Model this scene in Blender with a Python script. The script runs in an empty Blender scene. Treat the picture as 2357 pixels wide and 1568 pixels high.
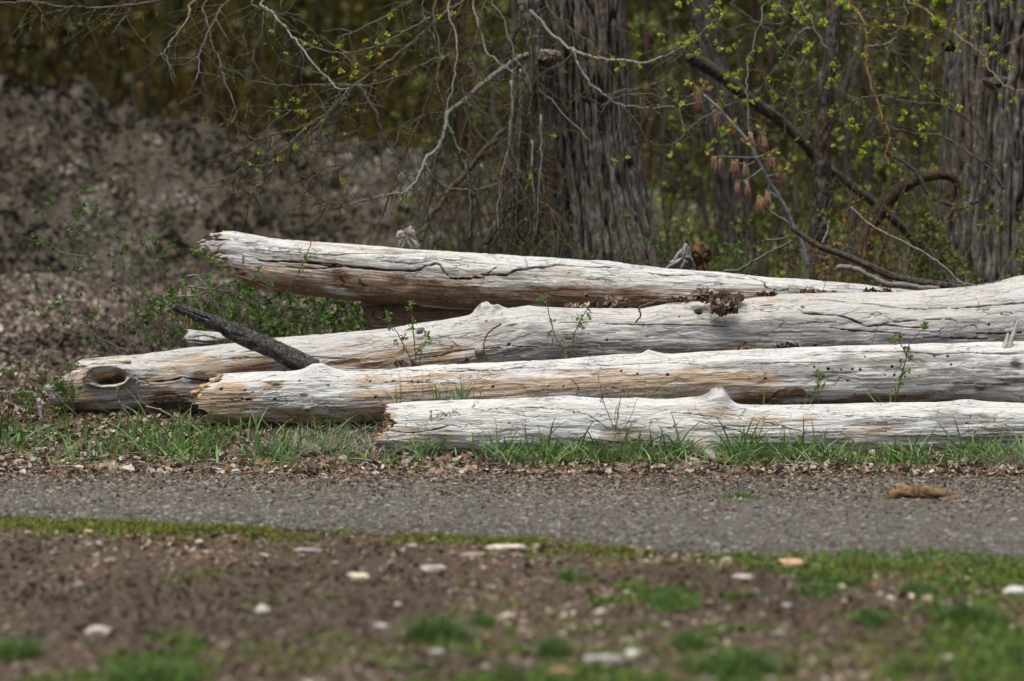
import bpy, math, random
import numpy as np
random.seed(7); rng = np.random.default_rng(11)
SC = bpy.context.scene; COL = SC.collection
# ------------------------------------------------------------------ camera, sky, sun
FPX = 6734.0; CH = 1.6; PITCH = math.atan(263/FPX)          # picture measured on a 2357 x 1568 grid
cam = bpy.data.cameras.new('camera'); camo = bpy.data.objects.new('camera', cam); COL.objects.link(camo)
camo.location = (0, 0, CH); camo.rotation_euler = (math.pi/2 - PITCH, 0, 0)
cam.sensor_width = 36; cam.lens = 36*FPX/2357; cam.clip_end = 600
cam.dof.use_dof = True; cam.dof.focus_distance = 20.3; cam.dof.aperture_fstop = 1.45
SC.camera = camo
W = bpy.data.worlds.new('World'); SC.world = W; W.use_nodes = True
nt = W.node_tree; bg = nt.nodes['Background']; sk = nt.nodes.new('ShaderNodeTexSky')
sk.sky_type = 'NISHITA'; sk.sun_disc = False
SUN_EL, SUN_AZ = math.radians(70), math.radians(215)         # from behind and left of the camera
sk.sun_elevation = SUN_EL; sk.sun_rotation = SUN_AZ; sk.air_density = 0.8; sk.dust_density = 6.0; sk.ozone_density = 0.6
nt.links.new(sk.outputs[0], bg.inputs[0]); bg.inputs[1].default_value = 0.095
sl = bpy.data.lights.new('sun', 'SUN'); so = bpy.data.objects.new('sun', sl); COL.objects.link(so)
sl.energy = 2.1; sl.angle = math.radians(38); sl.color = (0.97, 1.0, 0.91)
so.rotation_euler = (math.pi/2 - SUN_EL, 0, -SUN_AZ + math.pi)
so.location = (0, 0, 30)
SC.view_settings.view_transform = 'Standard'; SC.view_settings.look = 'None'
SC.view_settings.exposure = 0.62; SC.view_settings.gamma = 1.0

# ------------------------------------------------------------------ helpers
cp, sp = math.cos(PITCH), math.sin(PITCH)
def P(px, py, Y):
    """grid point -> world point at depth Y (numpy friendly)"""
    a = (np.asarray(px, float)-1178.5)/FPX; b = (784-np.asarray(py, float))/FPX
    dy = cp + b*sp; dz = -sp + b*cp; t = np.asarray(Y, float)/dy
    return np.stack(np.broadcast_arrays(a*t, np.asarray(Y, float), CH + dz*t), -1)
R1 = lambda L: [(x*.3418, y*.3418) for x, y in L]
R2 = lambda L: [(x*.3418+776.8, y*.3418) for x, y in L]
R3 = lambda L: [(x*.3418+1551.4, y*.3418) for x, y in L]
R4 = lambda L: [(x*.3418, y*.3418+489.1) for x, y in L]
R5 = lambda L: [(x*.3418+776.8, y*.3418+489.1) for x, y in L]
R6 = lambda L: [(x*.3418+1551.4, y*.3418+489.1) for x, y in L]

def _h(i, j, k, s):
    n = (i*73856093) ^ (j*19349663) ^ (k*83492791) ^ (s*2654435)
    n = (n ^ (n >> 13)) * 1274126177 & 0x7fffffff
    n = (n ^ (n >> 15)) * 1103515245 & 0x7fffffff
    return ((n >> 7) & 0xffff)/65535.0
def vn(x, y, z, s=0):
    x, y, z = np.broadcast_arrays(x, y, z)
    i, j, k = np.floor(x).astype(np.int64), np.floor(y).astype(np.int64), np.floor(z).astype(np.int64)
    u, v, w = x-i, y-j, z-k
    u = u*u*(3-2*u); v = v*v*(3-2*v); w = w*w*(3-2*w); r = 0
    for a in (0, 1):
        for b in (0, 1):
            for c in (0, 1):
                r = r + _h(i+a, j+b, k+c, s)*(u if a else 1-u)*(v if b else 1-v)*(w if c else 1-w)
    return r*2-1
def fbm(x, y, z, o=4, s=0):
    r = 0; a = .5
    for q in range(o):
        r = r + a*vn(x, y, z, s+q*17); x, y, z, a = x*2.03, y*2.03, z*2.03, a*.5
    return r
def sst(a, b, x):
    t = np.clip((x-a)/(b-a), 0, 1); return t*t*(3-2*t)

def link(o, parent=None):
    COL.objects.link(o)
    if parent is not None: o.parent = parent
    return o
def mesh(name, V, F, mat, parent=None, col=None, attrs=None, smooth=True):
    """V (n,3) ; F list of index arrays (m,k); one mesh object"""
    me = bpy.data.meshes.new(name); V = np.asarray(V, np.float32)
    F = [np.asarray(f, np.int32) for f in (F if isinstance(F, list) else [F]) if len(f)]
    me.vertices.add(len(V)); me.vertices.foreach_set('co', V.ravel())
    idx = np.concatenate([f.ravel() for f in F]); tot = np.concatenate([np.full(len(f), f.shape[1], np.int32) for f in F])
    me.loops.add(len(idx)); me.loops.foreach_set('vertex_index', idx)
    me.polygons.add(len(tot)); st = np.concatenate([[0], np.cumsum(tot)[:-1]]).astype(np.int32)
    me.polygons.foreach_set('loop_start', st); me.polygons.foreach_set('loop_total', tot)
    if smooth: me.polygons.foreach_set('use_smooth', np.ones(len(tot), bool))
    me.update(calc_edges=True)
    if col is not None:
        c = np.ones((len(V), 4), np.float32); c[:, :3] = col
        at = me.color_attributes.new('Col', 'FLOAT_COLOR', 'POINT'); at.data.foreach_set('color', c.ravel())
    for k, a in (attrs or {}).items():
        at = me.attributes.new(k, 'FLOAT', 'POINT'); at.data.foreach_set('value', np.asarray(a, np.float32).ravel())
    me.materials.append(mat)
    return link(bpy.data.objects.new(name, me), parent)
def tag(o, label=None, cat=None, group=None, kind=None):
    if label: o['label'] = label
    if cat: o['category'] = cat
    if group: o['group'] = group
    if kind: o['kind'] = kind
    return o
def thing(name, label, cat, loc=(0, 0, 0), group=None):
    o = link(bpy.data.objects.new(name, None)); o.empty_display_size = .1
    return tag(o, label, cat, group)          # parts are modelled in world coordinates, the Empty is moved last
def settle(o, loc):
    """put the Empty at the base of its thing, keeping the parts where they are"""
    loc = [float(v) for v in loc]; o.location = loc
    for c in o.children: c.location = (-loc[0], -loc[1], -loc[2])
class MB:
    def __init__(s): s.V, s.F, s.C, s.n = [], {3: [], 4: []}, [], 0
    def add(s, V, F, c=(.5, .5, .5)):
        V = np.asarray(V, float); s.V.append(V)
        cc = np.empty((len(V), 3)); cc[:] = c; s.C.append(cc)
        for f in (F if isinstance(F, list) else [F]):
            f = np.asarray(f)
            if len(f): s.F[f.shape[1]].append(f+s.n)
        s.n += len(V)
    def build(s, name, mat, parent=None, smooth=True, **k):
        o = mesh(name, np.concatenate(s.V), [np.concatenate(f) for f in s.F.values() if f], mat, parent, np.concatenate(s.C), smooth=smooth, **k)
        if parent is not None and name in ('twigs', 'leaf_buds', 'leaves', 'young_leaves', 'stems', 'splinters', 'fibres', 'bark_shreds'): o['kind'] = 'stuff'   # hundreds of tiny pieces
        return o

def spline(pts, n):
    p = np.asarray(pts, float)
    if len(p) < 3:
        t = np.linspace(0, 1, n)[:, None]; return p[0]*(1-t)+p[-1]*t
    q = np.vstack([2*p[0]-p[1], p, 2*p[-1]-p[-2]]); m = len(p)-1
    u = np.linspace(0, m-1e-6, n); i = u.astype(int); t = (u-i)[:, None]
    a, b, c, d = q[i], q[i+1], q[i+2], q[i+3]
    return .5*((2*b)+(-a+c)*t+(2*a-5*b+4*c-d)*t**2+(-a+3*b-3*c+d)*t**3)
def tube_vf(c, r, seg=6, rough=0, seed=0):
    n = len(c); r = np.asarray(r, float)
    T = np.gradient(c, axis=0); T /= np.linalg.norm(T, axis=1)[:, None]+1e-9
    ref = np.array([0.3, 1, .2]) if abs(T[:, 1]).mean() < .8 else np.array([1., 0, .2])
    A = np.cross(T, ref); A /= np.linalg.norm(A, axis=1)[:, None]+1e-9; B = np.cross(T, A)
    th = np.arange(seg)/seg*2*math.pi
    rr = r[:, None]*np.ones(seg)
    if rough: rr = rr*(1+rough*(np.random.default_rng(seed).random((n, seg))-.5)*2)
    V = c[:, None]+rr[..., None]*(np.cos(th)[None, :, None]*A[:, None]+np.sin(th)[None, :, None]*B[:, None])
    i = np.arange(n-1)[:, None]*seg; j = np.arange(seg)[None]; k = (j+1) % seg
    F = np.stack([i+j, i+k, i+seg+k, i+seg+j], -1).reshape(-1, 4)
    V = np.vstack([V.reshape(-1, 3), c[0]-T[0]*r[0]*.3, c[-1]+T[-1]*r[-1]*.5])
    j = np.arange(seg); k = (j+1) % seg; e = (n-1)*seg
    C = np.vstack([np.stack([np.full(seg, n*seg), k, j], -1), np.stack([np.full(seg, n*seg+1), e+j, e+k], -1)])
    return V, [F, C]

def lin(r, g, b): return tuple(((c/255+.055)/1.055)**2.4 if c > 10 else c/255/12.92 for c in (r, g, b))

# ------------------------------------------------------------------ materials
def newmat(name):
    m = bpy.data.materials.new(name); m.use_nodes = True; n = m.node_tree
    b = n.nodes['Principled BSDF']; b.inputs['Roughness'].default_value = .85
    b.inputs['Specular IOR Level'].default_value = .2
    return m, n, b
class NG:
    def __init__(s, n): s.n = n
    def L(s, a, b): s.n.links.new(a, b)
    def coord(s, scale, src='Object', rot=None):
        t = s.n.nodes.new('ShaderNodeTexCoord'); mp = s.n.nodes.new('ShaderNodeMapping'); mp.inputs['Scale'].default_value = scale
        s.L(t.outputs[src], mp.inputs[0]); return mp.outputs[0]
    def noise(s, vec, sc, det=4, rough=.6, dist=0):
        t = s.n.nodes.new('ShaderNodeTexNoise'); t.inputs['Scale'].default_value = sc; t.inputs['Detail'].default_value = det
        t.inputs['Roughness'].default_value = rough; t.inputs['Distortion'].default_value = dist; s.L(vec, t.inputs['Vector']); return t.outputs[0]
    def voro(s, vec, sc, feat='DISTANCE_TO_EDGE', out=0):
        t = s.n.nodes.new('ShaderNodeTexVoronoi'); t.feature = feat; t.inputs['Scale'].default_value = sc; s.L(vec, t.inputs['Vector']); return t.outputs[out]
    def ramp(s, fac, stops):
        r = s.n.nodes.new('ShaderNodeValToRGB'); e = r.color_ramp.elements
        while len(e) < len(stops): e.new(.5)
        for k, (p, c) in enumerate(stops):
            e[k].position = p; e[k].color = (*(c if hasattr(c, '__len__') else (c, c, c)), 1)
        s.L(fac, r.inputs[0]); return r.outputs[0]
    def mix(s, f, a, b, mode='MIX'):
        m = s.n.nodes.new('ShaderNodeMix'); m.data_type = 'RGBA'; m.blend_type = mode
        for sock, v in ((m.inputs[0], f), (m.inputs[6], a), (m.inputs[7], b)):
            if hasattr(v, 'is_linked'): s.L(v, sock)
            elif hasattr(v, '__len__'): sock.default_value = (*v, 1)
            else: sock.default_value = v
        return m.outputs[2]
    def math(s, op, a, b=0.0):
        m = s.n.nodes.new('ShaderNodeMath'); m.operation = op; m.use_clamp = False
        for sock, v in ((m.inputs[0], a), (m.inputs[1], b)):
            if hasattr(v, 'is_linked'): s.L(v, sock)
            else: sock.default_value = v
        return m.outputs[0]
    def attr(s, name):
        a = s.n.nodes.new('ShaderNodeAttribute'); a.attribute_name = name; return a.outputs['Fac']
    def colattr(s):
        a = s.n.nodes.new('ShaderNodeAttribute'); a.attribute_name = 'Col'; return a.outputs['Color']
    def bump(s, h, bs, strength=.5, dist=.01, prev=None):
        b = s.n.nodes.new('ShaderNodeBump'); b.inputs['Strength'].default_value = strength; b.inputs['Distance'].default_value = dist
        s.L(h, b.inputs['Height'])
        if prev: s.L(prev, b.inputs['Normal'])
        if bs: s.L(b.outputs[0], bs.inputs['Normal'])
        return b.outputs[0]
    def vecadd(s, v, nz, amt):
        a = s.n.nodes.new('ShaderNodeVectorMath'); a.operation = 'MULTIPLY_ADD'; s.L(nz, a.inputs[0]); a.inputs[1].default_value = amt; s.L(v, a.inputs[2]); return a.outputs[0]

def vcol_mat(name, rough=.85, spec=.2, trans=0, nscale=30, nmix=.35, bump=0):
    m, n, b = newmat(name); g = NG(n); b.inputs['Roughness'].default_value = rough; b.inputs['Specular IOR Level'].default_value = spec
    c = g.colattr(); nz = g.noise(g.coord((1, 1, 1)), nscale, 3)
    k = g.ramp(nz, [(.3, 1-nmix), (.7, 1+nmix*.6)]); c2 = g.mix(1.0, c, k, 'MULTIPLY'); g.L(c2, b.inputs['Base Color'])
    if bump: g.bump(nz, b, bump, .01)
    if trans:
        t = n.nodes.new('ShaderNodeBsdfTranslucent'); g.L(c2, t.inputs[0]); mx = n.nodes.new('ShaderNodeMixShader'); mx.inputs[0].default_value = trans
        g.L(b.outputs[0], mx.inputs[1]); g.L(t.outputs[0], mx.inputs[2]); g.L(mx.outputs[0], n.nodes['Material Output'].inputs[0])
    return m
M_leaf = vcol_mat('green_leaf', .6, .3, .35, 40, .2)
M_grass = vcol_mat('grass_blade', .5, .35, .3, 25, .25)
M_litter = vcol_mat('dead_leaf', .9, .15, .1, 60, .4)
M_stone = vcol_mat('gravel_stone', .85, .25, 0, 80, .35)
M_twig = vcol_mat('twig_bark', .85, .15, 0, 45, .45, .3)
M_rotten = vcol_mat('rotten_wood', .9, .1, 0, 30, .5, .6)
M_moss = vcol_mat('moss', .95, .05, .1, 30, .3)

def wood_mat(name, pale=(.635, .618, .58), cool=(.575, .59, .61), grain=.75, hair=.9):
    m, n, b = newmat(name); g = NG(n)
    v1 = g.coord((1.2, 14, 14)); v2 = g.coord((5, 60, 60)); v3 = g.coord((2.2, 5, 5))
    big = g.noise(v3, 1.3, 5, .65); gr = g.noise(v1, 2.2, 6, .7, .4); fi = g.noise(v2, 2.0, 4, .7)
    c = g.mix(g.ramp(big, [(.38, 0.), (.62, 1.)]), pale, cool)
    c = g.mix(g.ramp(gr, [(.42, 0.), (.70, .60*grain)]), c, (.38, .34, .295)); md = g.noise(g.coord((3.5, 22, 22)), 1.6, 6, .75); c = g.mix(g.ramp(md, [(.50, 0.), (.72, .55)]), c, (.30, .255, .21))           # greyer weathered streaks
    c = g.mix(g.ramp(fi, [(.52, 0.), (.75, .45*grain)]), c, (.27, .235, .20))
    ns = g.noise(g.coord((3, 9, 9)), 3.0, 5, .7)
    def masked(att, lo=.12, hi=.80):      # soft painted mask broken up by noise
        a = g.attr(att); s = g.math('ADD', g.math('MULTIPLY', a, 1.15), g.math('MULTIPLY', g.math('SUBTRACT', ns, .5), 1.3))
        s = g.math('ADD', s, g.math('MULTIPLY', g.math('SUBTRACT', gr, .5), .7))
        return g.math('MULTIPLY', g.ramp(s, [(lo, 0.), (hi, 1.)]), g.math('MINIMUM', g.math('MULTIPLY', a, 6), 1))
    tan = g.mix(g.ramp(gr, [(.35, 0.), (.65, 1.)]), (.50, .37, .235), (.30, .19, .105))
    c = g.mix(g.math('MULTIPLY', masked('gry'), .8), c, (.19, .18, .175))
    c = g.mix(g.math('MULTIPLY', masked('tan'), .85), c, tan)
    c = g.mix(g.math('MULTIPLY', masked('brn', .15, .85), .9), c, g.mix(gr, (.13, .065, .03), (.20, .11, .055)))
    c = g.mix(g.math('MULTIPLY', masked('blk', .25, .75), .9), c, (.035, .027, .022))
    spk = g.noise(g.coord((34, 90, 90)), 1.0, 5, .8); c = g.mix(g.ramp(spk, [(.52, 0.), (.72, .5*grain)]), c, (.24, .20, .165)); c = g.mix(g.ramp(spk, [(.32, .5), (.46, 0.)]), c, (.69, .68, .66))
    blt = g.noise(g.coord((6, 13, 13)), 1.0, 6, .75); c = g.mix(g.ramp(blt, [(.55, 0.), (.70, .42*grain)]), c, (.24, .20, .165))
    # hairline drying cracks, long cells along the log, in patches
    wv = g.vecadd(g.coord((1, 1, 1)), g.n_color(g.coord((6, 6, 6))) if hasattr(g, 'n_color') else g.coord((.0, .0, .0)), (0, 0, 0))
    dn = n.nodes.new('ShaderNodeTexNoise'); dn.inputs['Scale'].default_value = 14; dn.inputs['Detail'].default_value = 3; g.L(g.coord((1, 1, 1)), dn.inputs['Vector'])
    def warp(sc):
        a = n.nodes.new('ShaderNodeVectorMath'); a.operation = 'MULTIPLY_ADD'; g.L(dn.outputs['Color'], a.inputs[0]); a.inputs[1].default_value = (.05, .03, .03)
        g.L(g.coord((1, 1, 1)), a.inputs[2]); mp = n.nodes.new('ShaderNodeMapping'); mp.inputs['Scale'].default_value = sc; g.L(a.outputs[0], mp.inputs[0]); return mp.outputs[0]
    e1 = g.voro(warp((2.6, 16, 16)), 1.0); e2 = g.voro(warp((11, 30, 30)), 1.0)
    pm = g.ramp(g.noise(g.coord((1.5, 4, 4)), 2.3, 3), [(.48, 0.), (.66, 1.)]); pm2 = g.ramp(g.noise(g.coord((2, 6, 6)), 1.7, 3), [(.50, 0.), (.64, 1.)])
    l1 = g.math('MULTIPLY', g.ramp(e1, [(.006, 1.), (.030, 0.)]), pm); l2 = g.math('MULTIPLY', g.ramp(e2, [(.015, 1.), (.06, 0.)]), pm2)
    ln = g.math('MULTIPLY', g.math('MAXIMUM', l1, g.math('MULTIPLY', l2, .7)), .9*hair)
    c = g.mix(ln, c, (.07, .055, .045))
    # worm holes and specks
    sp_ = g.ramp(g.voro(g.coord((9, 14, 14)), 1.0, 'F1'), [(.035, 1.), (.06, 0.)])
    c = g.mix(g.math('MULTIPLY', sp_, .7), c, (.04, .03, .025))
    c = g.mix(g.attr('crk'), c, (.028, .020, .015))
    g.L(c, b.inputs['Base Color'])
    hgt = g.math('ADD', g.math('ADD', g.math('MULTIPLY', gr, .6), g.math('MULTIPLY', fi, .5)), g.math('ADD', g.math('MULTIPLY', blt, .9), g.math('MULTIPLY', spk, .35))); hgt = g.math('SUBTRACT', hgt, g.math('MULTIPLY', ln, .8))
    g.bump(hgt, b, 1.0, .011); b.inputs['Roughness'].default_value = .8
    return m
M_wood = wood_mat('bleached_wood')
M_wood_grey = wood_mat('grey_weathered_wood', (.53, .51, .48), (.475, .48, .49), 1.0, .8)

# ------------------------------------------------------------------ logs
def theta_grid(lo=-50, hi=195, fine=210, coarse=34):
    a = np.radians(np.linspace(lo, hi, fine)); b = np.radians(np.linspace(hi, 360+lo, coarse+2))[1:-1]
    return np.concatenate([a, b])
def poly_dist(X, A, L):
    """distance and along-fraction from points to polyline L[(x,a)]"""
    best = np.full(X.shape, 1e9); bt = np.zeros(X.shape); n = len(L)-1
    for k in range(n):
        p, q = L[k], L[k+1]; d = q-p; m = (d*d).sum()+1e-12
        t = np.clip(((X-p[0])*d[0]+(A-p[1])*d[1])/m, 0, 1)
        D = np.hypot(X-p[0]-t*d[0], A-p[1]-t*d[1]); w = D < best
        best = np.where(w, D, best); bt = np.where(w, (k+t)/n, bt)
    return best, bt
class Log:
    """a trunk lying roughly along x; profile = [(px, top, bottom)], depth Y as [(px, Y)]"""
    def __init__(s, prof, depth, x1, end, seed, n=1300, jag=8, fine=210, refine=None, lump=.045, grain=.004):
        s.pr = np.array(prof, float); s.dp = np.array(depth, float); s.seed = seed
        th = theta_grid(fine=fine); s.th = th; hgt = (1-np.cos(th))/2
        e = np.array(end, float)                      # [(height fraction 0 top..1 bottom, px)]
        c_, s_ = np.cos(th)*1., np.sin(th)*1.
        jg = (fbm(c_*4, s_*4, 0*c_+seed, 3, seed) + .6*np.abs(vn(c_*14, s_*14, 0*c_+seed*2, seed)))*2
        s.px0 = np.interp(hgt, e[:, 0], e[:, 1]) + jag*jg*2
        u = np.linspace(0, 1, n)
        if refine:                                     # finer columns where something small is carved
            w = np.ones(4000); uu = np.linspace(0, 1, 4000); w[(uu > refine[0]) & (uu < refine[1])] = refine[2]
            cw = np.concatenate([[0], np.cumsum(w)[:-1]]); cw /= cw[-1]; u = np.interp(u, cw, uu)
        s.PX = s.px0[None]+(x1-s.px0[None])*u[:, None]; s.TH = np.broadcast_to(th, s.PX.shape)
        s.shape = s.PX.shape
        top = np.interp(s.PX, s.pr[:, 0], s.pr[:, 1]); bot = np.interp(s.PX, s.pr[:, 0], s.pr[:, 2]); Y = np.interp(s.PX, s.dp[:, 0], s.dp[:, 1])
        s.C = P(s.PX, (top+bot)/2, Y); s.R = (bot-top)/2*Y/FPX; s.X = s.C[..., 0]
        s.rm = float(np.median(s.R)); s.A = s.TH*s.rm; s.k = 1/ (FPX/float(np.mean(Y)))   # metres per grid px
        x, cy, cz = s.X, np.cos(s.TH), np.sin(s.TH)
        s.D = lump*s.rm*2.2*fbm(x*1.3, cy*1.1, cz*1.1, 3, seed+3) + .016*fbm(x*2.5, cy*3.5, cz*3.5, 4, seed+5)
        s.D += grain*1.15*fbm(x*4, cy*20, cz*20, 4, seed+9); fl_ = fbm(x*6, cy*7, cz*7, 3, seed+11); s.D += -.004*sst(.05, .12, fl_)
        z = np.zeros(s.shape); s.at = {k: z.copy() for k in ('tan', 'brn', 'gry', 'blk', 'crk')}
    def loc(s, px, py):
        """grid point on the camera side -> (x, arc)"""
        top = np.interp(px, s.pr[:, 0], s.pr[:, 1]); bot = np.interp(px, s.pr[:, 0], s.pr[:, 2]); Y = np.interp(px, s.dp[:, 0], s.dp[:, 1])
        f = np.clip((np.asarray(py, float)-(top+bot)/2)/((bot-top)/2), -.995, .995)
        return P(px, (top+bot)/2, Y)[..., 0], np.arccos(-f)*s.rm
    def stain(s, kind, pts, amt=1.0):
        """pts = [(px,py,rx,ry)] soft ellipses, in grid px on the surface"""
        for px, py, rx, ry in pts:
            x, a = s.loc(px, py); rx *= s.k; ry *= s.k*1.15
            m = (np.abs(s.X-x) < rx*2.4) & (np.abs(s.A-a) < ry*2.4+.05)
            if not m.any(): continue
            X_, A_ = s.X[m], s.A[m]
            if not hasattr(s, 'nz'): s.nz = (.9*fbm(s.X*5, s.A*26, 0*s.X+s.seed, 4, 91), .9*fbm(s.X*9, s.A*9, 0*s.X+s.seed, 3, 92))
            d = ((X_-x)/rx)**2+((A_-a)/ry)**2
            s.at[kind][m] = np.maximum(s.at[kind][m], amt*np.clip(1.45*np.exp(-d*.7)*(1+1.1*s.nz[0][m]+.8*s.nz[1][m])-.10, 0, 1))
    def wash(s, kind, px0, px1, amt, t0=0., t1=1.):
        """broad weak discolouring between two places on the log, growing from arc fraction t0 to t1 (0 top, 1 underside)"""
        f = sst(t0, t1, np.minimum(s.TH, 2*math.pi-s.TH)/math.pi) if t1 > t0 else 1
        e = sst(px0-60, px0+60, s.PX)*(1-sst(px1-60, px1+60, s.PX))
        s.at[kind] = np.maximum(s.at[kind], np.clip(amt*f*e*(.42+2.0*fbm(s.X*4, s.A*18, 0*s.X+s.seed, 5, 95)+1.3*fbm(s.X*2.2, s.A*7, 0*s.X, 4, 96)), 0, 1))
    def crack(s, pts, w=3.0, depth=.012, wig=2.5, col=1.0, taper=True):
        p = np.array(pts, float); q = spline(p, max(12, int(len(p)*7)))
        wig = wig*.55
        if wig:
            t = np.arange(len(q)); q[:, 1] += wig*fbm(t*.45, t*0+s.seed, t*0+p[0, 0], 3, 5)*2
        x, a = s.loc(q[:, 0], q[:, 1]); L = np.stack([x, a], -1); ww = w*s.k
        m = (s.X > x.min()-ww*3) & (s.X < x.max()+ww*3) & (s.A > a.min()-ww*3) & (s.A < a.max()+ww*3)
        if not m.any(): return
        D, t = poly_dist(s.X[m], s.A[m], L)
        wl = ww*(.35+.65*np.sin(np.pi*np.clip(t, .02, .98))**.6 if taper else 1)*(.75+.5*vn(t*25, t*0, t*0, s.seed))
        k = 1-sst(.35, 1.0, D/np.maximum(wl, 1e-4))
        s.D[m] -= depth*k; s.at['crk'][m] = np.maximum(s.at['crk'][m], k*col)
    def hole(s, px, py, r=3.5, depth=.02):
        r = r*random.uniform(.6, 1.25)
        x, a = s.loc(px, py); d = np.hypot(s.X-x, (s.A-a))/(r*s.k); k = 1-sst(.5, 1.1, d)
        s.D -= depth*k; s.at['crk'] = np.maximum(s.at['crk'], k)
    def bump(s, px, py, rx, ry, h, th=None, rxr=None, p=2):
        x, a = s.loc(px, py)
        if th is not None: a = math.radians(th)*s.rm
        R = np.where(s.X > x, (rxr or rx), rx)*s.k
        AA = np.where(s.A > math.radians(200)*s.rm, s.A-2*math.pi*s.rm, s.A)
        d = (np.abs((s.X-x)/R)**p+np.abs((AA-a)/(ry*s.k))**p)
        s.D += h*s.k*np.exp(-d)*(1+.25*fbm(s.X*14, s.A*14, 0*s.X, 3, s.seed+40)) if abs(h) > 7 else h*s.k*np.exp(-d)
    def build(s, name, mat, parent=None, capcol='tan', recess=18):
        Rr = s.R+s.D; n, m = s.shape
        V = s.C.copy(); V[..., 2] += np.cos(s.TH)*Rr; V[..., 1] -= np.sin(s.TH)*Rr
        K = 12; caps = []; at = {k: [v] for k, v in s.at.items()}
        c0 = V[0].mean(0)
        for k in range(1, K):
            f = 1-k/K; rec = recess*s.k*(1-f)**.6
            ring = c0+(V[0]-c0)*f; y, z = ring[:, 1], ring[:, 2]
            ring[:, 0] = V[0][:, 0]*f+c0[0]*(1-f)+rec*(.5+1.2*vn(y*22, z*28, y*0, s.seed))+.02*vn(y*90, z*110, y*0, s.seed+1)
            caps.append(ring)
            for kk in at:
                v = {'brn': .55, 'tan': .8}.get(kk, 0)+0*y
                if kk == 'crk': v = sst(.35, .6, vn(y*60, z*60, y*0, s.seed+4))*.8
                at[kk].append(v[None])
        rows = [V]+[c[None] for c in caps]
        # right end cap
        c1 = V[-1].mean(0)
        A_ = np.concatenate([*(c[None] for c in caps[::-1]), V]); 
        for kk in at: at[kk] = np.concatenate([*at[kk][1:][::-1], at[kk][0]])
        N = A_.shape[0]; i = np.arange(N-1)[:, None]*m; j = np.arange(m)[None]; q = (j+1) % m
        F = np.stack([i+j, i+m+j, i+m+q, i+q], -1).reshape(-1, 4)
        VV = np.vstack([A_.reshape(-1, 3), A_[0].mean(0), c1]); j = np.arange(m); q = (j+1) % m; e = (N-1)*m
        T = np.vstack([np.stack([np.full(m, N*m), j, q], -1), np.stack([np.full(m, N*m+1), e+q, e+j], -1)])
        at = {k: np.concatenate([np.clip(v, 0, 1).ravel(), [0, 0]]) for k, v in at.items()}
        return mesh(name, VV, [F, T], mat, parent, attrs=at)

def blobs(x0, x1, y, rx, ry, n, jx=0, jy=4, sd=0):
    r = np.random.default_rng(sd); yy = y if hasattr(y, '__call__') else (lambda t: y)
    return [(x0+(x1-x0)*(k+.5)/n+r.normal(0, jx), yy(x0+(x1-x0)*(k+.5)/n)+r.normal(0, jy), rx*r.uniform(.6, 1.3), ry*r.uniform(.6, 1.3)) for k in range(n)]
def stub(name, parent, pts, rad, mat=None, seg=14, seed=0, attrs=None):
    """short broken branch stub: rough tapering body with splintered tip"""
    c = spline(pts, 24); r = np.interp(np.linspace(0, 1, 24), np.linspace(0, 1, len(rad)), rad)
    V, F = tube_vf(c, r, seg, .10, seed); o = mesh(name, V, F, mat or M_wood_grey, parent, attrs=attrs or {'gry': np.full(len(V), .3), 'tan': np.full(len(V), .15)})
    return o

def rough_limb(name, parent, pts, rad, mat, seed, seg=40, n=160, rid=.10, lng=6, sq=1.0):
    c = spline(pts, n); r = np.interp(np.linspace(0, 1, n), np.linspace(0, 1, len(rad)), rad)
    th = np.arange(seg)/seg*2*math.pi; u = np.linspace(0, 1, n)
    L = np.linalg.norm(np.diff(c, axis=0), axis=1).sum()
    U, T = np.meshgrid(u*L, th, indexing='ij')
    f = fbm(U*lng, np.cos(T)*3.5+seed, np.sin(T)*3.5, 4, seed); rd = 1-np.abs(f)*2.2
    V, F = tube_vf(c, r, seg); k = (1+rid*(rd-.5)*2+rid*.5*fbm(U*lng*5, np.cos(T)*9, np.sin(T)*9, 3, seed)).reshape(-1)
    core = np.repeat(c, seg, 0); V[:-2] = core+(V[:-2]-core)*k[:, None]
    fur = np.concatenate([sst(.62, .95, 1-rd.reshape(-1)*.8)*.6, [0, 0]])
    return mesh(name, V, F, mat, parent, attrs={'fur': fur})
# ---- front log
fl = thing('driftwood_log', 'pale front log in the grass with a name scratched near its broken left end', 'log')
L1 = Log([(860, 932, 1052), (900, 929, 1057), (1000, 922, 1063), (1100, 918, 1066), (1200, 914, 1068), (1300, 912, 1070), (1450, 917, 1074), (1560, 918, 1075), (1640, 922, 1072), (1700, 927, 1066), (1800, 930, 1062), (1950, 928, 1061), (2080, 924, 1060), (2357, 926, 1050), (2600, 930, 1046)],
         [(860, 20.0), (2600, 20.15)], 2560, [(0, 884), (.12, 886), (.22, 898), (.32, 914), (.40, 908), (.50, 872), (.7, 866), (.9, 872), (1, 885)], 3, n=1500, jag=5, refine=(.05, .13, 2.6), fine=230)
L1.bump(1662, 0, 75, 40, 20, th=12, rxr=24); L1.bump(1652, 0, 22, 30, 15, th=8, p=4); L1.D += .5*L1.k*9*fbm(L1.X*9, L1.A*12, 0*L1.X, 3, 8)*np.exp(-((L1.X-L1.loc(1650, 950)[0])/(50*L1.k))**2)*(L1.A < .12)
L1.bump(2228, 0, 40, 30, 9, th=4); L1.bump(1600, 1035, 42, 26, 20); L1.bump(1368, 1008, 13, 11, 9); L1.hole(1370, 1010, 3, .02)
L1.bump(1085, 1010, 10, 9, 6); L1.bump(1470, 0, 20, 20, 3, th=3)
L1.stain('gry', blobs(900, 2400, 1048, 90, 16, 17, 10, 4, 1), .75); L1.stain('gry', blobs(1700, 2400, 1010, 70, 12, 9, 12, 8, 2), .6)
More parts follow.
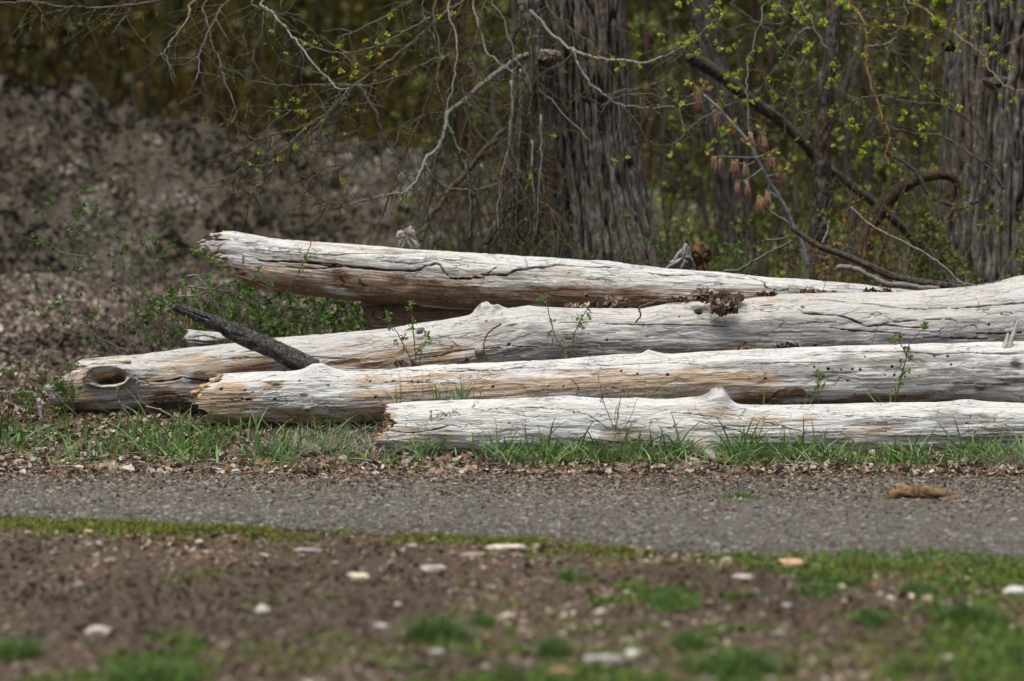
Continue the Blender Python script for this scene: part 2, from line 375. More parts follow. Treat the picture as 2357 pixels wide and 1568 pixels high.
L1.stain('gry', [(1625, 905, 26, 14), (1655, 912, 20, 12), (1560, 1020, 50, 8), (2050, 970, 70, 10), (2200, 960, 60, 14), (2300, 1000, 60, 18), (1790, 1030, 80, 12)], .75)
L1.stain('tan', [(960, 1000, 50, 18), (1010, 995, 50, 12), (1680, 905, 10, 8), (1750, 960, 60, 12), (1640, 950, 60, 14), (2000, 985, 70, 10), (1450, 1000, 60, 12), (905, 945, 12, 16), (1850, 960, 30, 8)], .5)
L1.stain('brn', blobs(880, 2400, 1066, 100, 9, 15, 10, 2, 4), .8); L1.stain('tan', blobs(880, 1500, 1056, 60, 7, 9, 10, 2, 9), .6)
for c, w in [([(893, 985), (930, 990), (960, 992), (1010, 982), (1040, 975), (1065, 978)], 2.4), ([(905, 1040), (1000, 1035), (1100, 1030), (1200, 1036), (1330, 1038)], 2.2), ([(1725, 960), (1790, 975), (1840, 990)], 1.8), ([(1590, 960), (1640, 975), (1690, 985), (1720, 1000), (1790, 1005)], 2.2), ([(1540, 945), (1600, 950), (1650, 958)], 1.6), ([(1350, 1002), (1420, 1015), (1470, 1010), (1560, 1020)], 1.6), ([(1700, 1030), (1760, 1030), (1840, 1038), (1900, 1036)], 2.2), ([(1100, 943), (1200, 936), (1330, 940)], 1.3), ([(1280, 935), (1350, 950), (1400, 985)], 1.2), ([(1095, 920), (1093, 929), (1088, 937)], 2.2), ([(1101, 919), (1101, 928)], 2.0), ([(1880, 1035), (2000, 1028), (2100, 1036)], 1.8), ([(1980, 960), (2060, 955), (2140, 962)], 1.3)]:
    L1.crack(c, w, .010, 2)
# scratched name, strokes measured on the wood
def S(pts): return [((1600+x/6.272)/1.7378, (1550+y/6.272)/1.7378) for x, y in pts]
for st, w in [([(792, 535), (800, 600), (800, 700), (806, 810)], 1.5), ([(750, 580), (800, 560)], 1.2), ([(800, 560), (900, 548), (1000, 553), (1070, 580), (1120, 625)], 1.0),
              ([(755, 730), (830, 735)], 1.0), ([(806, 770), (880, 745), (950, 715), (985, 722)], 1.2), ([(1118, 622), (1030, 620), (975, 650), (960, 700), (1000, 740), (1060, 755), (1120, 735), (1145, 690), (1120, 630)], 1.0),
              ([(1110, 628), (1060, 680), (1010, 712)], 1.1), ([(1150, 640), (1160, 690)], 1.1), ([(1170, 635), (1170, 695)], 1.1), ([(1200, 620), (1203, 700)], 1.2), ([(1228, 580), (1260, 630), (1275, 680), (1265, 720)], 1.1), ([(1275, 662), (1380, 662), (1430, 645)], .9),
              ([(1325, 510), (1345, 570), (1345, 630)], 1.2), ([(1440, 495), (1390, 550), (1345, 580)], 1.0), ([(1345, 580), (1430, 590), (1480, 620), (1515, 660)], 1.1)]:
    L1.crack(S(st), w*1.6, .005, 0, 1.0, False)
for h in [(1172, 970), (1255, 920), (1495, 967), (2215, 970), (2225, 955), (2170, 990), (1320, 905+40)]: L1.hole(*h, 2.6)
for x in np.linspace(1700, 2357, 12): L1.hole(x+rng.normal(0, 20), rng.uniform(945, 1030), 1.8, .012)
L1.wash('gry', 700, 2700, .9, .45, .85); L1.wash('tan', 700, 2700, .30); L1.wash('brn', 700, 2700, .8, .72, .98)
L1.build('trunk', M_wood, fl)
a = P(1600, 1020, 19.86); b = P(1632, 1046, 19.70); c = P(1650, 1062, 19.62)
stub('branch_stub', fl, [P(1575, 1010, 19.92), a, b, c], [.045, .050, .040, .018], M_wood_grey, seed=2, attrs={'gry': np.full(24*14+2, .55), 'tan': np.full(24*14+2, .3)})
mb = MB()                                             # torn brown splinters in the broken end
for k in range(46):
    yy = rng.uniform(958, 1048); xx = np.interp(yy, [930, 955, 975, 990, 1010, 1050], [886, 903, 912, 880, 868, 870])+rng.uniform(2, 22)
    p0 = P(xx, yy, 20-rng.uniform(-.1, .17)); L = rng.uniform(.01, .06)
    p1 = p0+np.array([-L, rng.normal(0, .01), rng.normal(0, .012)]); V, F = tube_vf(spline([p0, (p0+p1)/2+[0, 0, .004], p1], 5), np.array([.014, .016, .014, .011, .004])*rng.uniform(.6, 1.3), 5)
    mb.add(V, F, np.array([.30, .17, .09])*rng.uniform(.4, 1.6))
mb.build('splinters', M_rotten, fl)
settle(fl, P(1700, 1065, 20.1)*[1, 1, 0])

# ---- second log
sl_ = thing('driftwood_log', 'second log from the front, tan stained with worm holes, lying behind the scratched log', 'log')
L2 = Log([(430, 868, 975), (513, 858, 976), (600, 853, 974), (700, 850, 973), (800, 851, 972), (900, 850, 968), (1000, 842, 964), (1150, 835, 958), (1290, 827, 952), (1430, 818, 946), (1550, 815, 940), (1700, 809, 936), (1830, 802, 934), (2030, 794, 932), (2235, 788, 931), (2357, 786, 931), (2600, 784, 932)],
         [(430, 20.75), (1200, 20.58), (2600, 20.62)], 2560, [(0, 513), (.10, 500), (.25, 475), (.42, 442), (.5, 440), (.6, 462), (.75, 478), (1, 485)], 12, n=1400, jag=8)
L2.bump(735, 0, 34, 34, 19, th=10); L2.bump(1500, 0, 24, 20, 7, th=5); L2.bump(705, 925, 26, 17, 12); L2.bump(712, 934, 9, 6, 8); L2.hole(711, 938, 4, .03)
L2.bump(2342, 905, 26, 20, 10); L2.hole(2340, 908, 3); L2.bump(1490, 0, 9, 8, 5, th=8)
L2.stain('tan', blobs(440, 570, 915, 32, 26, 6, 6, 14, 5)); L2.stain('tan', blobs(480, 900, 958, 60, 14, 8, 10, 4, 6), .9)
L2.stain('tan', blobs(880, 1690, lambda x: np.interp(x, [880, 1690], [905, 872]), 75, 14, 15, 14, 8, 7), .85)
L2.stain('tan', blobs(900, 1750, lambda x: np.interp(x, [900, 1750], [940, 912]), 75, 13, 16, 10, 4, 8), 1.0)
L2.stain('brn', blobs(1000, 1600, lambda x: np.interp(x, [900, 1750], [950, 925]), 50, 8, 12, 10, 3, 18), .7)
L2.stain('brn', blobs(1640, 2357, 926, 50, 9, 14, 10, 3, 9), 1.); L2.stain('brn', [(1760, 912, 60, 12), (1990, 914, 40, 9), (2060, 912, 60, 9)], .9)
L2.stain('tan', [(620, 885, 30, 10), (860, 870, 40, 10), (970, 868, 70, 8), (1120, 862, 80, 8), (1280, 858, 70, 7), (1600, 850, 30, 5), (1400, 852, 50, 7)], .7)
L2.stain('gry', blobs(1700, 2357, 850, 70, 14, 11, 20, 16, 10), .62); L2.stain('gry', [(637, 884, 18, 7), (705, 915, 24, 12), (900, 848, 60, 5), (2230, 890, 60, 14), (2300, 860, 50, 20), (2180, 908, 90, 10)], .85)
L2.stain('blk', [(820, 853, 34, 3), (640, 884, 10, 4), (880, 853, 14, 2), (705, 908, 12, 5), (2000, 812, 40, 2), (2250, 897, 20, 6), (1870, 815, 30, 2), (2325, 835, 15, 8)], .7)
for c, w in [([(760, 851), (900, 850), (1020, 852), (1110, 853), (1180, 848), (1280, 842)], 3.0), ([(1020, 846), (1090, 851), (1160, 851), (1210, 843)], 3.4), ([(1280, 834), (1400, 836), (1540, 832), (1620, 840)], 2.0), ([(1850, 812), (1950, 810), (2060, 808), (2150, 812), (2240, 811), (2357, 812)], 3.4),
             ([(560, 945), (600, 940), (660, 945)], 2.2), ([(520, 925), (580, 915), (640, 912)], 1.5), ([(1790, 893), (1772, 912), (1762, 928)], 3), ([(1700, 835), (1790, 832), (1900, 830)], 1.5), ([(2100, 885), (2200, 880), (2330, 884)], 1.5), ([(1310, 870), (1330, 890), (1320, 920)], 1.3), ([(860, 880), (950, 877), (1060, 882)], 1.3)]:
    L2.crack(c, w, .014, 2.5)
for r4 in [(1507, 1183), (1667, 1190), (1717, 1202), (1577, 1255), (1645, 1245), (1683, 1252), (1706, 1262), (1697, 1250), (1867, 1250), (2028, 1130), (2220, 1155), (2192, 1308), (2235, 1312)]: L2.hole(*R4([r4])[0], 3.2)
for r5 in [(205, 1120), (228, 1128), (375, 1128), (385, 1125), (508, 1133), (550, 1135), (610, 1130), (267, 1235), (1048, 1165), (1517, 1162), (1905, 1058), (2013, 1078), (2215, 1085)]: L2.hole(*R5([r5])[0], 3.2)
for r6 in [(598, 1110), (927, 1028), (1020, 1043), (1105, 1050), (1180, 1046), (1233, 1050), (1267, 967), (1150, 1127), (1397, 1087), (1458, 1087), (1445, 1028), (1730, 960), (1818, 960), (1838, 1015), (1535, 1237), (1197, 1222), (1500, 1100)]: L2.hole(*R6([r6])[0], 3.4)
x_, a_ = L2.loc(1815, 905); d = np.sqrt(((L2.X-x_)/(46*L2.k))**2+((L2.A-a_)/(22*L2.k))**2)+.25*fbm(L2.X*14, L2.A*20, 0*L2.X, 3, 4)
k_ = 1-sst(.75, .95, d); L2.D -= k_*(.022+.018*np.floor(3*vn(L2.X*16, L2.A*45, 0*L2.X, 8))/3); L2.at['tan'] = np.maximum(L2.at['tan'], k_); L2.at['brn'] = np.maximum(L2.at['brn'], k_*.5)
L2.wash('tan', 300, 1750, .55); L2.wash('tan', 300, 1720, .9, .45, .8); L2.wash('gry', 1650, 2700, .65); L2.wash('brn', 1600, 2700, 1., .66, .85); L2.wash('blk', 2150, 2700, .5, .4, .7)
L2.build('trunk', M_wood, sl_, recess=26)
mb = MB()                                            # layered splinters on the broken end
for k in range(60):
    t = rng.random(); yy = 862+t*95; xx = np.interp(yy, [858, 882, 904, 920, 940, 975], [513, 480, 444, 458, 478, 484])+rng.uniform(4, 20)
    z = -math.sin(math.acos(np.clip((917-yy)/58, -1, 1)))*.165
    p0 = P(xx, yy, 20.75+z*rng.uniform(.3, .95)); L = rng.uniform(.01, .055); p1 = p0+np.array([-L, rng.normal(0, .01), rng.normal(-.004, .008)])
    V, F = tube_vf(spline([p0, (p0+p1)/2, p1], 4), np.array([.015, .016, .013, .005])*rng.uniform(.6, 1.3), 5)
    mb.add(V, F, np.array([.50, .36, .22] if t < .6 else [.34, .20, .10])*rng.uniform(.5, 1.3))
mb.build('splinters', M_rotten, sl_)
rough_stub = [rough_limb('branch_stub', sl_, [P(*q, 20.5) for q in L], rr, M_wood_grey, 50+k, seg=18, n=40, rid=.2) for k, (L, rr) in enumerate([([(2322, 802), (2326, 786), (2335, 764), (2343, 740)], [.024, .016, .013, .009]), ([(2312, 802), (2317, 786), (2320, 768)], [.022, .015, .007])])]
settle(sl_, P(1500, 940, 20.6))

# ---- third, largest log
tl = thing('driftwood_log', 'largest grey log with a big hollow knot hole at its low left end', 'log')
L3 = Log([(120, 832, 955), (186, 829, 955), (300, 818, 956), (430, 803, 955), (550, 790, 945), (640, 779, 935), (750, 770, 920), (870, 758, 902), (968, 743, 888), (1084, 728, 876), (1153, 716, 868), (1214, 704, 864), (1260, 706, 860), (1358, 708, 856), (1477, 708, 852), (1540, 695, 850), (1722, 687, 852), (1790, 680, 855), (1893, 678, 856), (2030, 674, 858), (2115, 668, 860), (2235, 659, 862), (2303, 648, 864), (2340, 640, 866), (2420, 634, 870), (2600, 625, 875)],
         [(120, 21.15), (900, 21.25), (2600, 21.35)], 2560, [(0, 180), (.06, 182), (.12, 206), (.2, 172), (.3, 140), (.45, 116), (.6, 114), (.8, 120), (1, 130)], 21, n=1500, jag=6, fine=240, lump=.03)
xk, ak = L3.loc(262, 868)                            # the hollow knot
dx = (L3.X-xk)/L3.k; da = (L3.A-ak)/L3.k; rot = .10
du = dx*math.cos(rot)+da*math.sin(rot); dv = -dx*math.sin(rot)+da*math.cos(rot)
wob = .42*fbm(L3.X*7, L3.A*7, 0*L3.X, 4, 77)
dk = np.sqrt((du/47)**2+(dv/(20*(1-.25*np.clip(du/55, -1, 1))))**2)+wob
L3.D += L3.k*(13*(.55+1.1*np.clip(fbm(L3.X*9, L3.A*9, 0*L3.X, 3, 31)+.35, 0, 1))*np.exp(-((dk-1.12)/.20)**2)+4*np.exp(-((dk-1.62)/.35)**2)); L3.D += L3.k*2.0*np.sin(dk*34)*np.exp(-((dk-1.2)/.35)**2)
L3.D -= L3.k*34*(1-sst(.55, 1.0, dk))*(1+.35*fbm(L3.X*20, L3.A*25, 0*L3.X, 3, 5))
lipk = np.exp(-((dk-1.2)/.22)**2); L3.D += L3.k*5*lipk; L3.at['crk'] = np.maximum(L3.at['crk'], .75*sst(.55, .9, np.sin(dk*30+3*wob))*np.exp(-((dk-1.25)/.3)**2)); L3.at['tan'] = np.maximum(L3.at['tan'], 1-sst(.8, 1.02, dk)); L3.at['brn'] = np.maximum(L3.at['brn'], (1-sst(.55, .85, dk))*.85)
L3.at['blk'] = np.maximum(L3.at['blk'], (1-sst(.45, .95, np.hypot((du-6)/40, (dv+6)/14)))*.9)
L3.bump(1130, 0, 60, 60, 4, th=20); xn, an = L3.loc(1124, 722); dn_ = np.abs((L3.X-xn)/(30*L3.k))**3+np.abs((L3.A-.02)/(26*L3.k))**3; L3.D += L3.k*np.exp(-dn_)*(19+13*vn(L3.X*22, L3.A*22, 0*L3.X, 6)); L3.at['gry'] = np.maximum(L3.at['gry'], .7*np.exp(-dn_)*(vn(L3.X*25, L3.A*25, 0*L3.X, 7) > 0));  L3.bump(1105, 812, 14, 20, 5); L3.bump(2360, 0, 60, 60, 6, th=15)
L3.stain('tan', [(170, 885, 26, 16), (190, 905, 40, 10), (200, 865, 26, 12)]+blobs(350, 640, 850, 40, 14, 7, 10, 14, 11), .75)
L3.stain('tan', blobs(780, 1100, 828, 50, 10, 7, 12, 8, 12), .8); L3.stain('tan', [(380, 828, 14, 4), (428, 822, 12, 5), (1040, 800, 20, 6), (920, 805, 40, 6), (1830, 690, 60, 5), (1700, 800, 50, 10), (1020, 815, 40, 9), (1070, 838, 60, 6)], .9)
L3.stain('brn', [(160, 893, 22, 8), (500, 868, 70, 8), (440, 860, 40, 8), (560, 872, 60, 9), (620, 860, 40, 7), (800, 830, 40, 6), (850, 838, 40, 5), (180, 935, 60, 16), (290, 938, 60, 14), (790, 850, 60, 6), (580, 845, 50, 8), (700, 850, 50, 7)], .85)
L3.stain('gry', blobs(220, 700, 850, 45, 14, 10, 10, 18, 13), .6); L3.stain('gry', blobs(330, 500, 915, 40, 16, 6, 10, 8, 14), .85); L3.stain('gry', [(215, 885, 26, 14), (1130, 745, 30, 10), (1230, 755, 26, 6), (1190, 830, 60, 10), (1330, 790, 60, 9), (1450, 800, 70, 10), (1560, 800, 60, 10), (1700, 770, 70, 14), (1900, 780, 90, 16), (2000, 800, 80, 12), (1600, 745, 80, 8), (1800, 740, 90, 9), (2250, 770, 80, 12), (2100, 775, 80, 8)], .75)
L3.stain('gry', blobs(1150, 2400, 815, 70, 12, 18, 10, 6, 15), .7)
L3.stain('blk', [(470, 872, 60, 5), (540, 868, 46, 6), (480, 912, 30, 8), (560, 880, 40, 5), (410, 925, 40, 8), (350, 860, 20, 3), (585, 805, 24, 2), (540, 806, 14, 3), (1180, 747, 14, 3), (1760, 700, 14, 2)], .8)
for c, w in [([(325, 868), (360, 874), (410, 870), (430, 865), (470, 872), (540, 878)], 3.6), ([(480, 828), (540, 822), (580, 820), (700, 818), (800, 822)], 2.6), ([(1290, 742), (1400, 741), (1480, 745), (1560, 745), (1680, 750)], 2.4), ([(1800, 708), (1830, 712), (1850, 722), (1920, 724), (1960, 738), (1985, 748), (2020, 746), (2080, 750), (2120, 752)], 2.8), ([(1985, 748), (2040, 738), (2120, 732), (2190, 734)], 1.8),
             ([(1760, 688), (1880, 690), (1990, 698), (2060, 706), (2100, 708), (2160, 705)], 1.8), ([(2150, 705), (2200, 705), (2290, 699), (2357, 694)], 2.6), ([(1900, 752), (1960, 758), (2060, 764)], 2.4), ([(2150, 775), (2200, 776), (2260, 778)], 2.4), ([(2230, 765), (2290, 764), (2357, 760)], 2.0), ([(2100, 775), (2150, 773)], 1.6),
             ([(970, 820), (1010, 818), (1050, 806), (1110, 800)], 2.2), ([(1105, 805), (1120, 800), (1150, 798)], 1.6), ([(1165, 793), (1200, 795), (1240, 796)], 1.4), ([(1830, 743), (1870, 740), (1920, 738)], 1.6), ([(190, 840), (240, 838), (310, 836)], 2.4), ([(1000, 745), (1060, 742), (1110, 735)], 1.2), ([(340, 915), (400, 905), (450, 912)], 1.8), ([(1290, 770), (1340, 766), (1420, 764)], 1.2)]:
    L3.crack(c, w, .013, 2.2)
for c in [[(1745, 712), (1770, 706), (1785, 711), (1765, 716), (1745, 712)], [(1995, 721), (2010, 716), (2018, 721), (2005, 724), (1995, 721)], [(2285, 720), (2298, 716), (2312, 719), (2298, 723), (2285, 720)], [(1805, 706), (1830, 701), (1845, 709)], [(2205, 750), (2220, 745), (2232, 750), (2232, 772), (2210, 778)], [(1694, 781), (1710, 785), (1705, 792)]]: L3.crack(c, 1.5, .006, .5, .8, False)
for h, r in [((968, 762), 9), ((973, 757), 6), ((1605, 714), 8), ((1598, 712), 5), ((1842, 706), 4), ((1868, 795), 6), ((1172, 790), 3), ((1120, 740), 3), ((364, 926), 4), ((1395, 780), 2.5), ((1560, 725), 2.5), ((2260, 744), 3)]: L3.hole(*h, r, .035)
xk2, ak2 = L3.loc(969, 765); d = np.hypot(L3.X-xk2, L3.A-ak2)/L3.k; L3.D += L3.k*4*np.exp(-((d-13)/4)**2)
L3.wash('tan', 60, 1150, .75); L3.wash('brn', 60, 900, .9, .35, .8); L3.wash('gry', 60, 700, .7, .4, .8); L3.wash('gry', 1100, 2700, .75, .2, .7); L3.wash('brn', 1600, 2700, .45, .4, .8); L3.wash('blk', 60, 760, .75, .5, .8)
L3.build('trunk', M_wood_grey, tl, recess=20)
stub('branch_stub', tl, [P(1105, 820, 21.12), P(1104, 808, 20.98), P(1105, 801, 20.95)], [.045, .035, .022], M_wood_grey, seed=9)
mb = MB()
for (p0, p1, r) in [((330, 822), (186, 829), .022), ((300, 832), (200, 833), .014), ((280, 842), (176, 849), .016), ((330, 845), (224, 835), .022), ((200, 870), (158, 866), .014), ((215, 858), (172, 858), .012), ((190, 885), (140, 888), .014)]:
    a = P(*p0, 21.02 if p0[1] > 830 else 21.15); b = P(*p1, 20.98 if p1[1] > 835 else 21.12)
    V, F = tube_vf(spline([a, (a+b)/2+[0, 0, .004], b], 12), np.linspace(1, .15, 12)*r, 8, .12, 3); mb.add(V, F, (.46, .40, .32))
mb.build('splinters', M_rotten, tl)
settle(tl, P(1300, 880, 21.2))

# ---- top log, propped up on the left
ul = thing('driftwood_log', 'topmost log resting across the pile, jagged raised left end and brown underside', 'log')
L4 = Log([(440, 536, 640), (500, 534, 648), (530, 533, 652), (581, 539, 660), (622, 547, 668), (684, 550, 676), (806, 561, 690), (950, 574, 703), (1118, 586, 713), (1289, 597, 718), (1460, 610, 717), (1582, 620, 714), (1722, 634, 712), (1893, 650, 710), (1996, 659, 709), (2098, 669, 708), (2200, 680, 706)],
         [(440, 21.75), (1200, 21.85), (2200, 21.95)], 2190, [(0, 526), (.03, 496), (.12, 498), (.165, 512), (.185, 462), (.30, 455), (.37, 486), (.42, 518), (.47, 508), (.54, 504), (.6, 530), (.66, 534), (.69, 562), (.9, 560), (1, 575)], 33, n=1500, jag=8, fine=220)
L4.bump(1390, 0, 40, 30, 3, th=0); L4.bump(620, 600, 200, 16, -3)
bot4 = lambda f: (lambda x: np.interp(x, L4.pr[:, 0], L4.pr[:, 1])*(1-f)+np.interp(x, L4.pr[:, 0], L4.pr[:, 2])*f)
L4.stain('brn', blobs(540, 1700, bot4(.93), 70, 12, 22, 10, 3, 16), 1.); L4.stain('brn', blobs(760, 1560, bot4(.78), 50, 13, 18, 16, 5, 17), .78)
L4.stain('tan', blobs(560, 1750, bot4(.74), 60, 16, 24, 14, 8, 18), .85); L4.stain('tan', blobs(1400, 1800, bot4(.62), 60, 14, 10, 14, 5, 20), .45)
L4.stain('tan', [(510, 545, 20, 8), (700, 558, 60, 5), (850, 575, 70, 6), (690, 610, 40, 12), (640, 600, 60, 9), (1100, 640, 50, 12), (1300, 625, 50, 10), (900, 640, 70, 14)], .5)
L4.stain('gry', blobs(520, 1100, bot4(.34), 60, 7, 10, 10, 3, 21), .75); L4.stain('gry', blobs(560, 900, bot4(.55), 60, 14, 6, 10, 8, 22), .6); L4.stain('gry', [(840, 630, 24, 16), (1240, 665, 50, 9), (1400, 660, 40, 9), (1000, 650, 40, 10)], .6)
L4.stain('brn', [(1000, 665, 26, 18), (975, 655, 18, 10), (1150, 690, 70, 16), (915, 645, 20, 12), (1310, 672, 60, 10), (785, 640, 18, 14)], .95)
for c, w in [([(700, 601), (760, 612), (800, 612), (860, 618), (930, 622), (965, 620), (985, 611), (1010, 608), (1022, 622), (1038, 638)], 4.2), ([(1038, 640), (1080, 640), (1110, 637)], 4.5), ([(1110, 630), (1160, 631), (1190, 622), (1230, 616), (1280, 612), (1350, 613), (1420, 615), (1480, 619)], 5.0), ([(1490, 624), (1510, 630), (1550, 632), (1600, 630), (1650, 633), (1720, 640)], 4.2),
             ([(1750, 642), (1757, 652), (1762, 662), (1800, 667), (1818, 660)], 2.8), ([(600, 598), (680, 602), (760, 606), (800, 612)], 3.8), ([(590, 575), (700, 582), (800, 585), (950, 584), (1100, 584)], 1.8), ([(1600, 626), (1680, 634), (1740, 644)], 2.4), ([(565, 588), (566, 598), (564, 612)], 2.2), ([(660, 614), (720, 617), (790, 614)], 2.4), ([(950, 600), (1000, 596), (1060, 600)], 1.4), ([(830, 640), (836, 655), (850, 660)], 2.6), ([(785, 635), (795, 650), (790, 660)], 2.6), ([(1205, 590), (1212, 602), (1212, 612)], 1.4), ([(1110, 640), (1128, 625), (1150, 612)], 1.8), ([(555, 640), (620, 655), (700, 662)], 2), ([(880, 600), (950, 606), (1010, 600)], 1.4), ([(1240, 600), (1330, 602), (1440, 612)], 1.2)]:
    L4.crack(c, w, .018, 2.6)
for h in [(580, 560), (762, 582), (548, 551), (1197, 591), (1855, 660), (1780, 665), (1350, 680)]: L4.hole(*h, 3)
L4.wash('tan', 350, 2300, .45); L4.wash('tan', 350, 1800, .85, .36, .7); L4.wash('brn', 500, 1700, .85, .55, .9); L4.wash('gry', 400, 1400, .5, .2, .4)
L4.build('trunk', M_wood, ul, recess=30)
settle(ul, P(1300, 690, 21.9))

# ---- the dark log under the top log, the small pale log behind and the dark branch
mb = MB()
for k in range(40):
    yy = rng.uniform(540, 650); xx = np.interp(yy, [534, 548, 556, 575, 590, 600, 615, 640, 655], [505, 497, 460, 470, 512, 510, 533, 560, 566])+rng.uniform(2, 16); p0 = P(xx, yy, 21.6-rng.uniform(-.12, .05)); p1 = p0+np.array([-rng.uniform(.01, .06), rng.normal(0, .008), rng.normal(0, .006)])
    V, F = tube_vf(spline([p0, (p0+p1)/2, p1], 4), np.array([.012, .012, .009, .003])*rng.uniform(.5, 1.2), 5); mb.add(V, F, np.array([.42, .34, .25] if yy < 610 else [.28, .18, .10])*rng.uniform(.5, 1.2))
o = mb.build('splinters', M_rotten, ul); o.location = -ul.location
dl = thing('driftwood_log', 'shaded brown log with a round knot, tucked beneath the topmost log', 'log')
L5 = Log([(820, 692, 775), (1300, 690, 775)], [(820, 22.0), (1300, 22.05)], 1290, [(0, 834), (1, 848)], 41, n=260, jag=3, fine=120)
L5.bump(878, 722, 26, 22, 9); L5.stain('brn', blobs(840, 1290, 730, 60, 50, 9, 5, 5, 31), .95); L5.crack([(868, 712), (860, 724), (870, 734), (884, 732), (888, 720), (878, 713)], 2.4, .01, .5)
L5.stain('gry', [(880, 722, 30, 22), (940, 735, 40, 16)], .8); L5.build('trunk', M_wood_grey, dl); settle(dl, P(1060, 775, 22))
pl = thing('driftwood_log', 'short pale log end poking out beyond the dark leaning branch', 'log')
L6 = Log([(425, 758, 806), (520, 768, 816), (620, 782, 830)], [(425, 22.2), (620, 22.3)], 640, [(0, 432), (.5, 428), (.8, 440), (1, 452)], 51, n=200, jag=4, fine=110)
L6.stain('blk', blobs(440, 560, 786, 30, 6, 5, 4, 3, 33), .8); L6.stain('gry', blobs(440, 600, 796, 30, 10, 5, 4, 3, 34), .8); L6.crack([(435, 775), (480, 772), (540, 790)], 3)
L6.build('trunk', M_wood, pl); settle(pl, P(530, 820, 22.2))

def bark_mat(name, c1, c2, c3, sc=(22, 22, 3.5), red=None):
    m, n, b = newmat(name); g = NG(n); v = g.coord(sc)
    a = g.noise(v, 1.0, 6, .7, .6); f = g.noise(g.coord((60, 60, 22)), 1.0, 4, .7)
    c = g.ramp(a, [(.34, c1), (.5, c2), (.66, c3)]); c = g.mix(g.ramp(f, [(.4, 0.), (.7, .5)]), c, c1)
    if red:
        rr = g.noise(g.coord((2.2, 2.2, 1.2)), 1.0, 4); c = g.mix(g.math('MULTIPLY', g.ramp(rr, [(.52, 0.), (.66, 1.)]), .5), c, red)
    c = g.mix(g.attr('fur'), c, (.012, .010, .009)); g.L(c, b.inputs['Base Color'])
    g.bump(g.math('ADD', a, g.math('MULTIPLY', f, .4)), b, .9, .02); b.inputs['Roughness'].default_value = .9
    return m
M_dark = bark_mat('dark_branch_bark', (.022, .020, .018), (.07, .065, .06), (.24, .23, .225), (50, 50, 50))
db = thing('broken_branch', 'dark furrowed dead branch leaning up to the left from between the logs', 'branch')
rough_limb('limb', db, [P(399, 706, 20.75), P(440, 722, 20.78), P(500, 746, 20.82), P(560, 775, 20.86), P(630, 805, 20.9), P(725, 852, 20.95)], [.022, .036, .040, .052, .060, .064, .066], M_dark, 61, rid=.2)
mb = MB()
for k in range(9):
    p = P(rng.uniform(414, 450), 722, 20.76); q = p+np.array([rng.normal(0, .02), rng.normal(0, .02), -rng.uniform(.04, .13)])
    V, F = tube_vf(spline([p, (p+q)/2+rng.normal(0, .008, 3), q], 5), np.array([.006, .008, .006, .005, .001]), 4); mb.add(V, F, (.28, .19, .10))
mb.build('bark_shreds', M_rotten, db); settle(db, P(725, 852, 20.95))

def chunk(name, label, cat, quad, Y, thick, cols, seed, mat=None, attrs=None, group=None, nx=26):
    """an irregular solid lump: outline in the picture plane, real thickness, rough broken surface"""
    q = np.array(quad, float); c = q.mean(0); n = 64
    cl = np.vstack([q, q[:1]]); seg = np.r_[0, np.cumsum(np.linalg.norm(np.diff(cl, axis=0), axis=1))]
    t = np.linspace(0, seg[-1], n, endpoint=False); O = np.stack([np.interp(t, seg, cl[:, 0]), np.interp(t, seg, cl[:, 1])], -1)
    lay = [(-1, .0), (-1, .35), (-.96, .7), (-.8, .92), (-.4, 1), (0, 1), (.4, 1), (.8, .92), (1, .6), (1, 0.)]
    Vs = []
    for (d, f) in lay:
        o = c+(O-c)*f; w = P(o[:, 0], o[:, 1], Y+0*o[:, 0]); w[:, 1] += d*thick/2*(1+.5*vn(o[:, 0]*.35, o[:, 1]*.06, 0*o[:, 0]+f*3, seed))
        w += (np.stack([vn(w[:, 0]*30, w[:, 1]*30, w[:, 2]*16, seed+k)+.8*vn(w[:, 0]*80, w[:, 1]*80, w[:, 2]*22, seed+k+5) for k in range(3)], -1))*.009*(f > 0)
        Vs.append(w)
    V = np.concatenate(Vs); m = len(lay); i = np.arange(m-1)[:, None]*n; j = np.arange(n)[None]; k = (j+1) % n
    F = np.stack([i+j, i+k, i+n+k, i+n+j], -1).reshape(-1, 4)
    nz = fbm(V[:, 0]*25, V[:, 1]*25, V[:, 2]*25, 3, seed)[:, None]
    col = np.array(cols[0])*(.5-nz)+np.array(cols[1])*(.5+nz)
    o = mesh(name, V, F, mat or M_rotten, None, np.clip(col, 0, 1), attrs=attrs(V) if attrs else None)
    return tag(o, label, cat, group)
A0 = lambda V: {'gry': np.full(len(V), .45), 'tan': np.full(len(V), .35), 'crk': (vn(V[:, 0]*70, V[:, 2]*14, V[:, 1]*70, 3) > .62)*.8}
chunk('wood_slab', 'pale splintered slab standing upright behind the topmost log', 'wood', [(912, 545), (918, 533), (926, 529), (931, 534), (937, 524), (944, 520), (950, 530), (973, 580), (917, 576)], 22.5, .10, [(.5, .47, .42)]*2, 3, M_wood_grey, A0)
chunk('wood_stump', 'grey broken stump leaning beside an orange brown one behind the topmost log', 'wood', [(1530, 625), (1545, 600), (1562, 580), (1580, 559), (1584, 566), (1591, 590), (1600, 625)], 22.6, .2, [(.25, .23, .22)]*2, 5, M_wood_grey, lambda V: {'gry': np.full(len(V), .85)})
chunk('wood_stump', 'crumbling orange brown stump beside the grey one, behind the topmost log', 'wood', [(1590, 578), (1602, 559), (1616, 557), (1638, 576), (1636, 596), (1625, 612), (1624, 632), (1604, 630), (1598, 600)], 22.7, .18, [(.15, .085, .045), (.06, .035, .02)], 6)

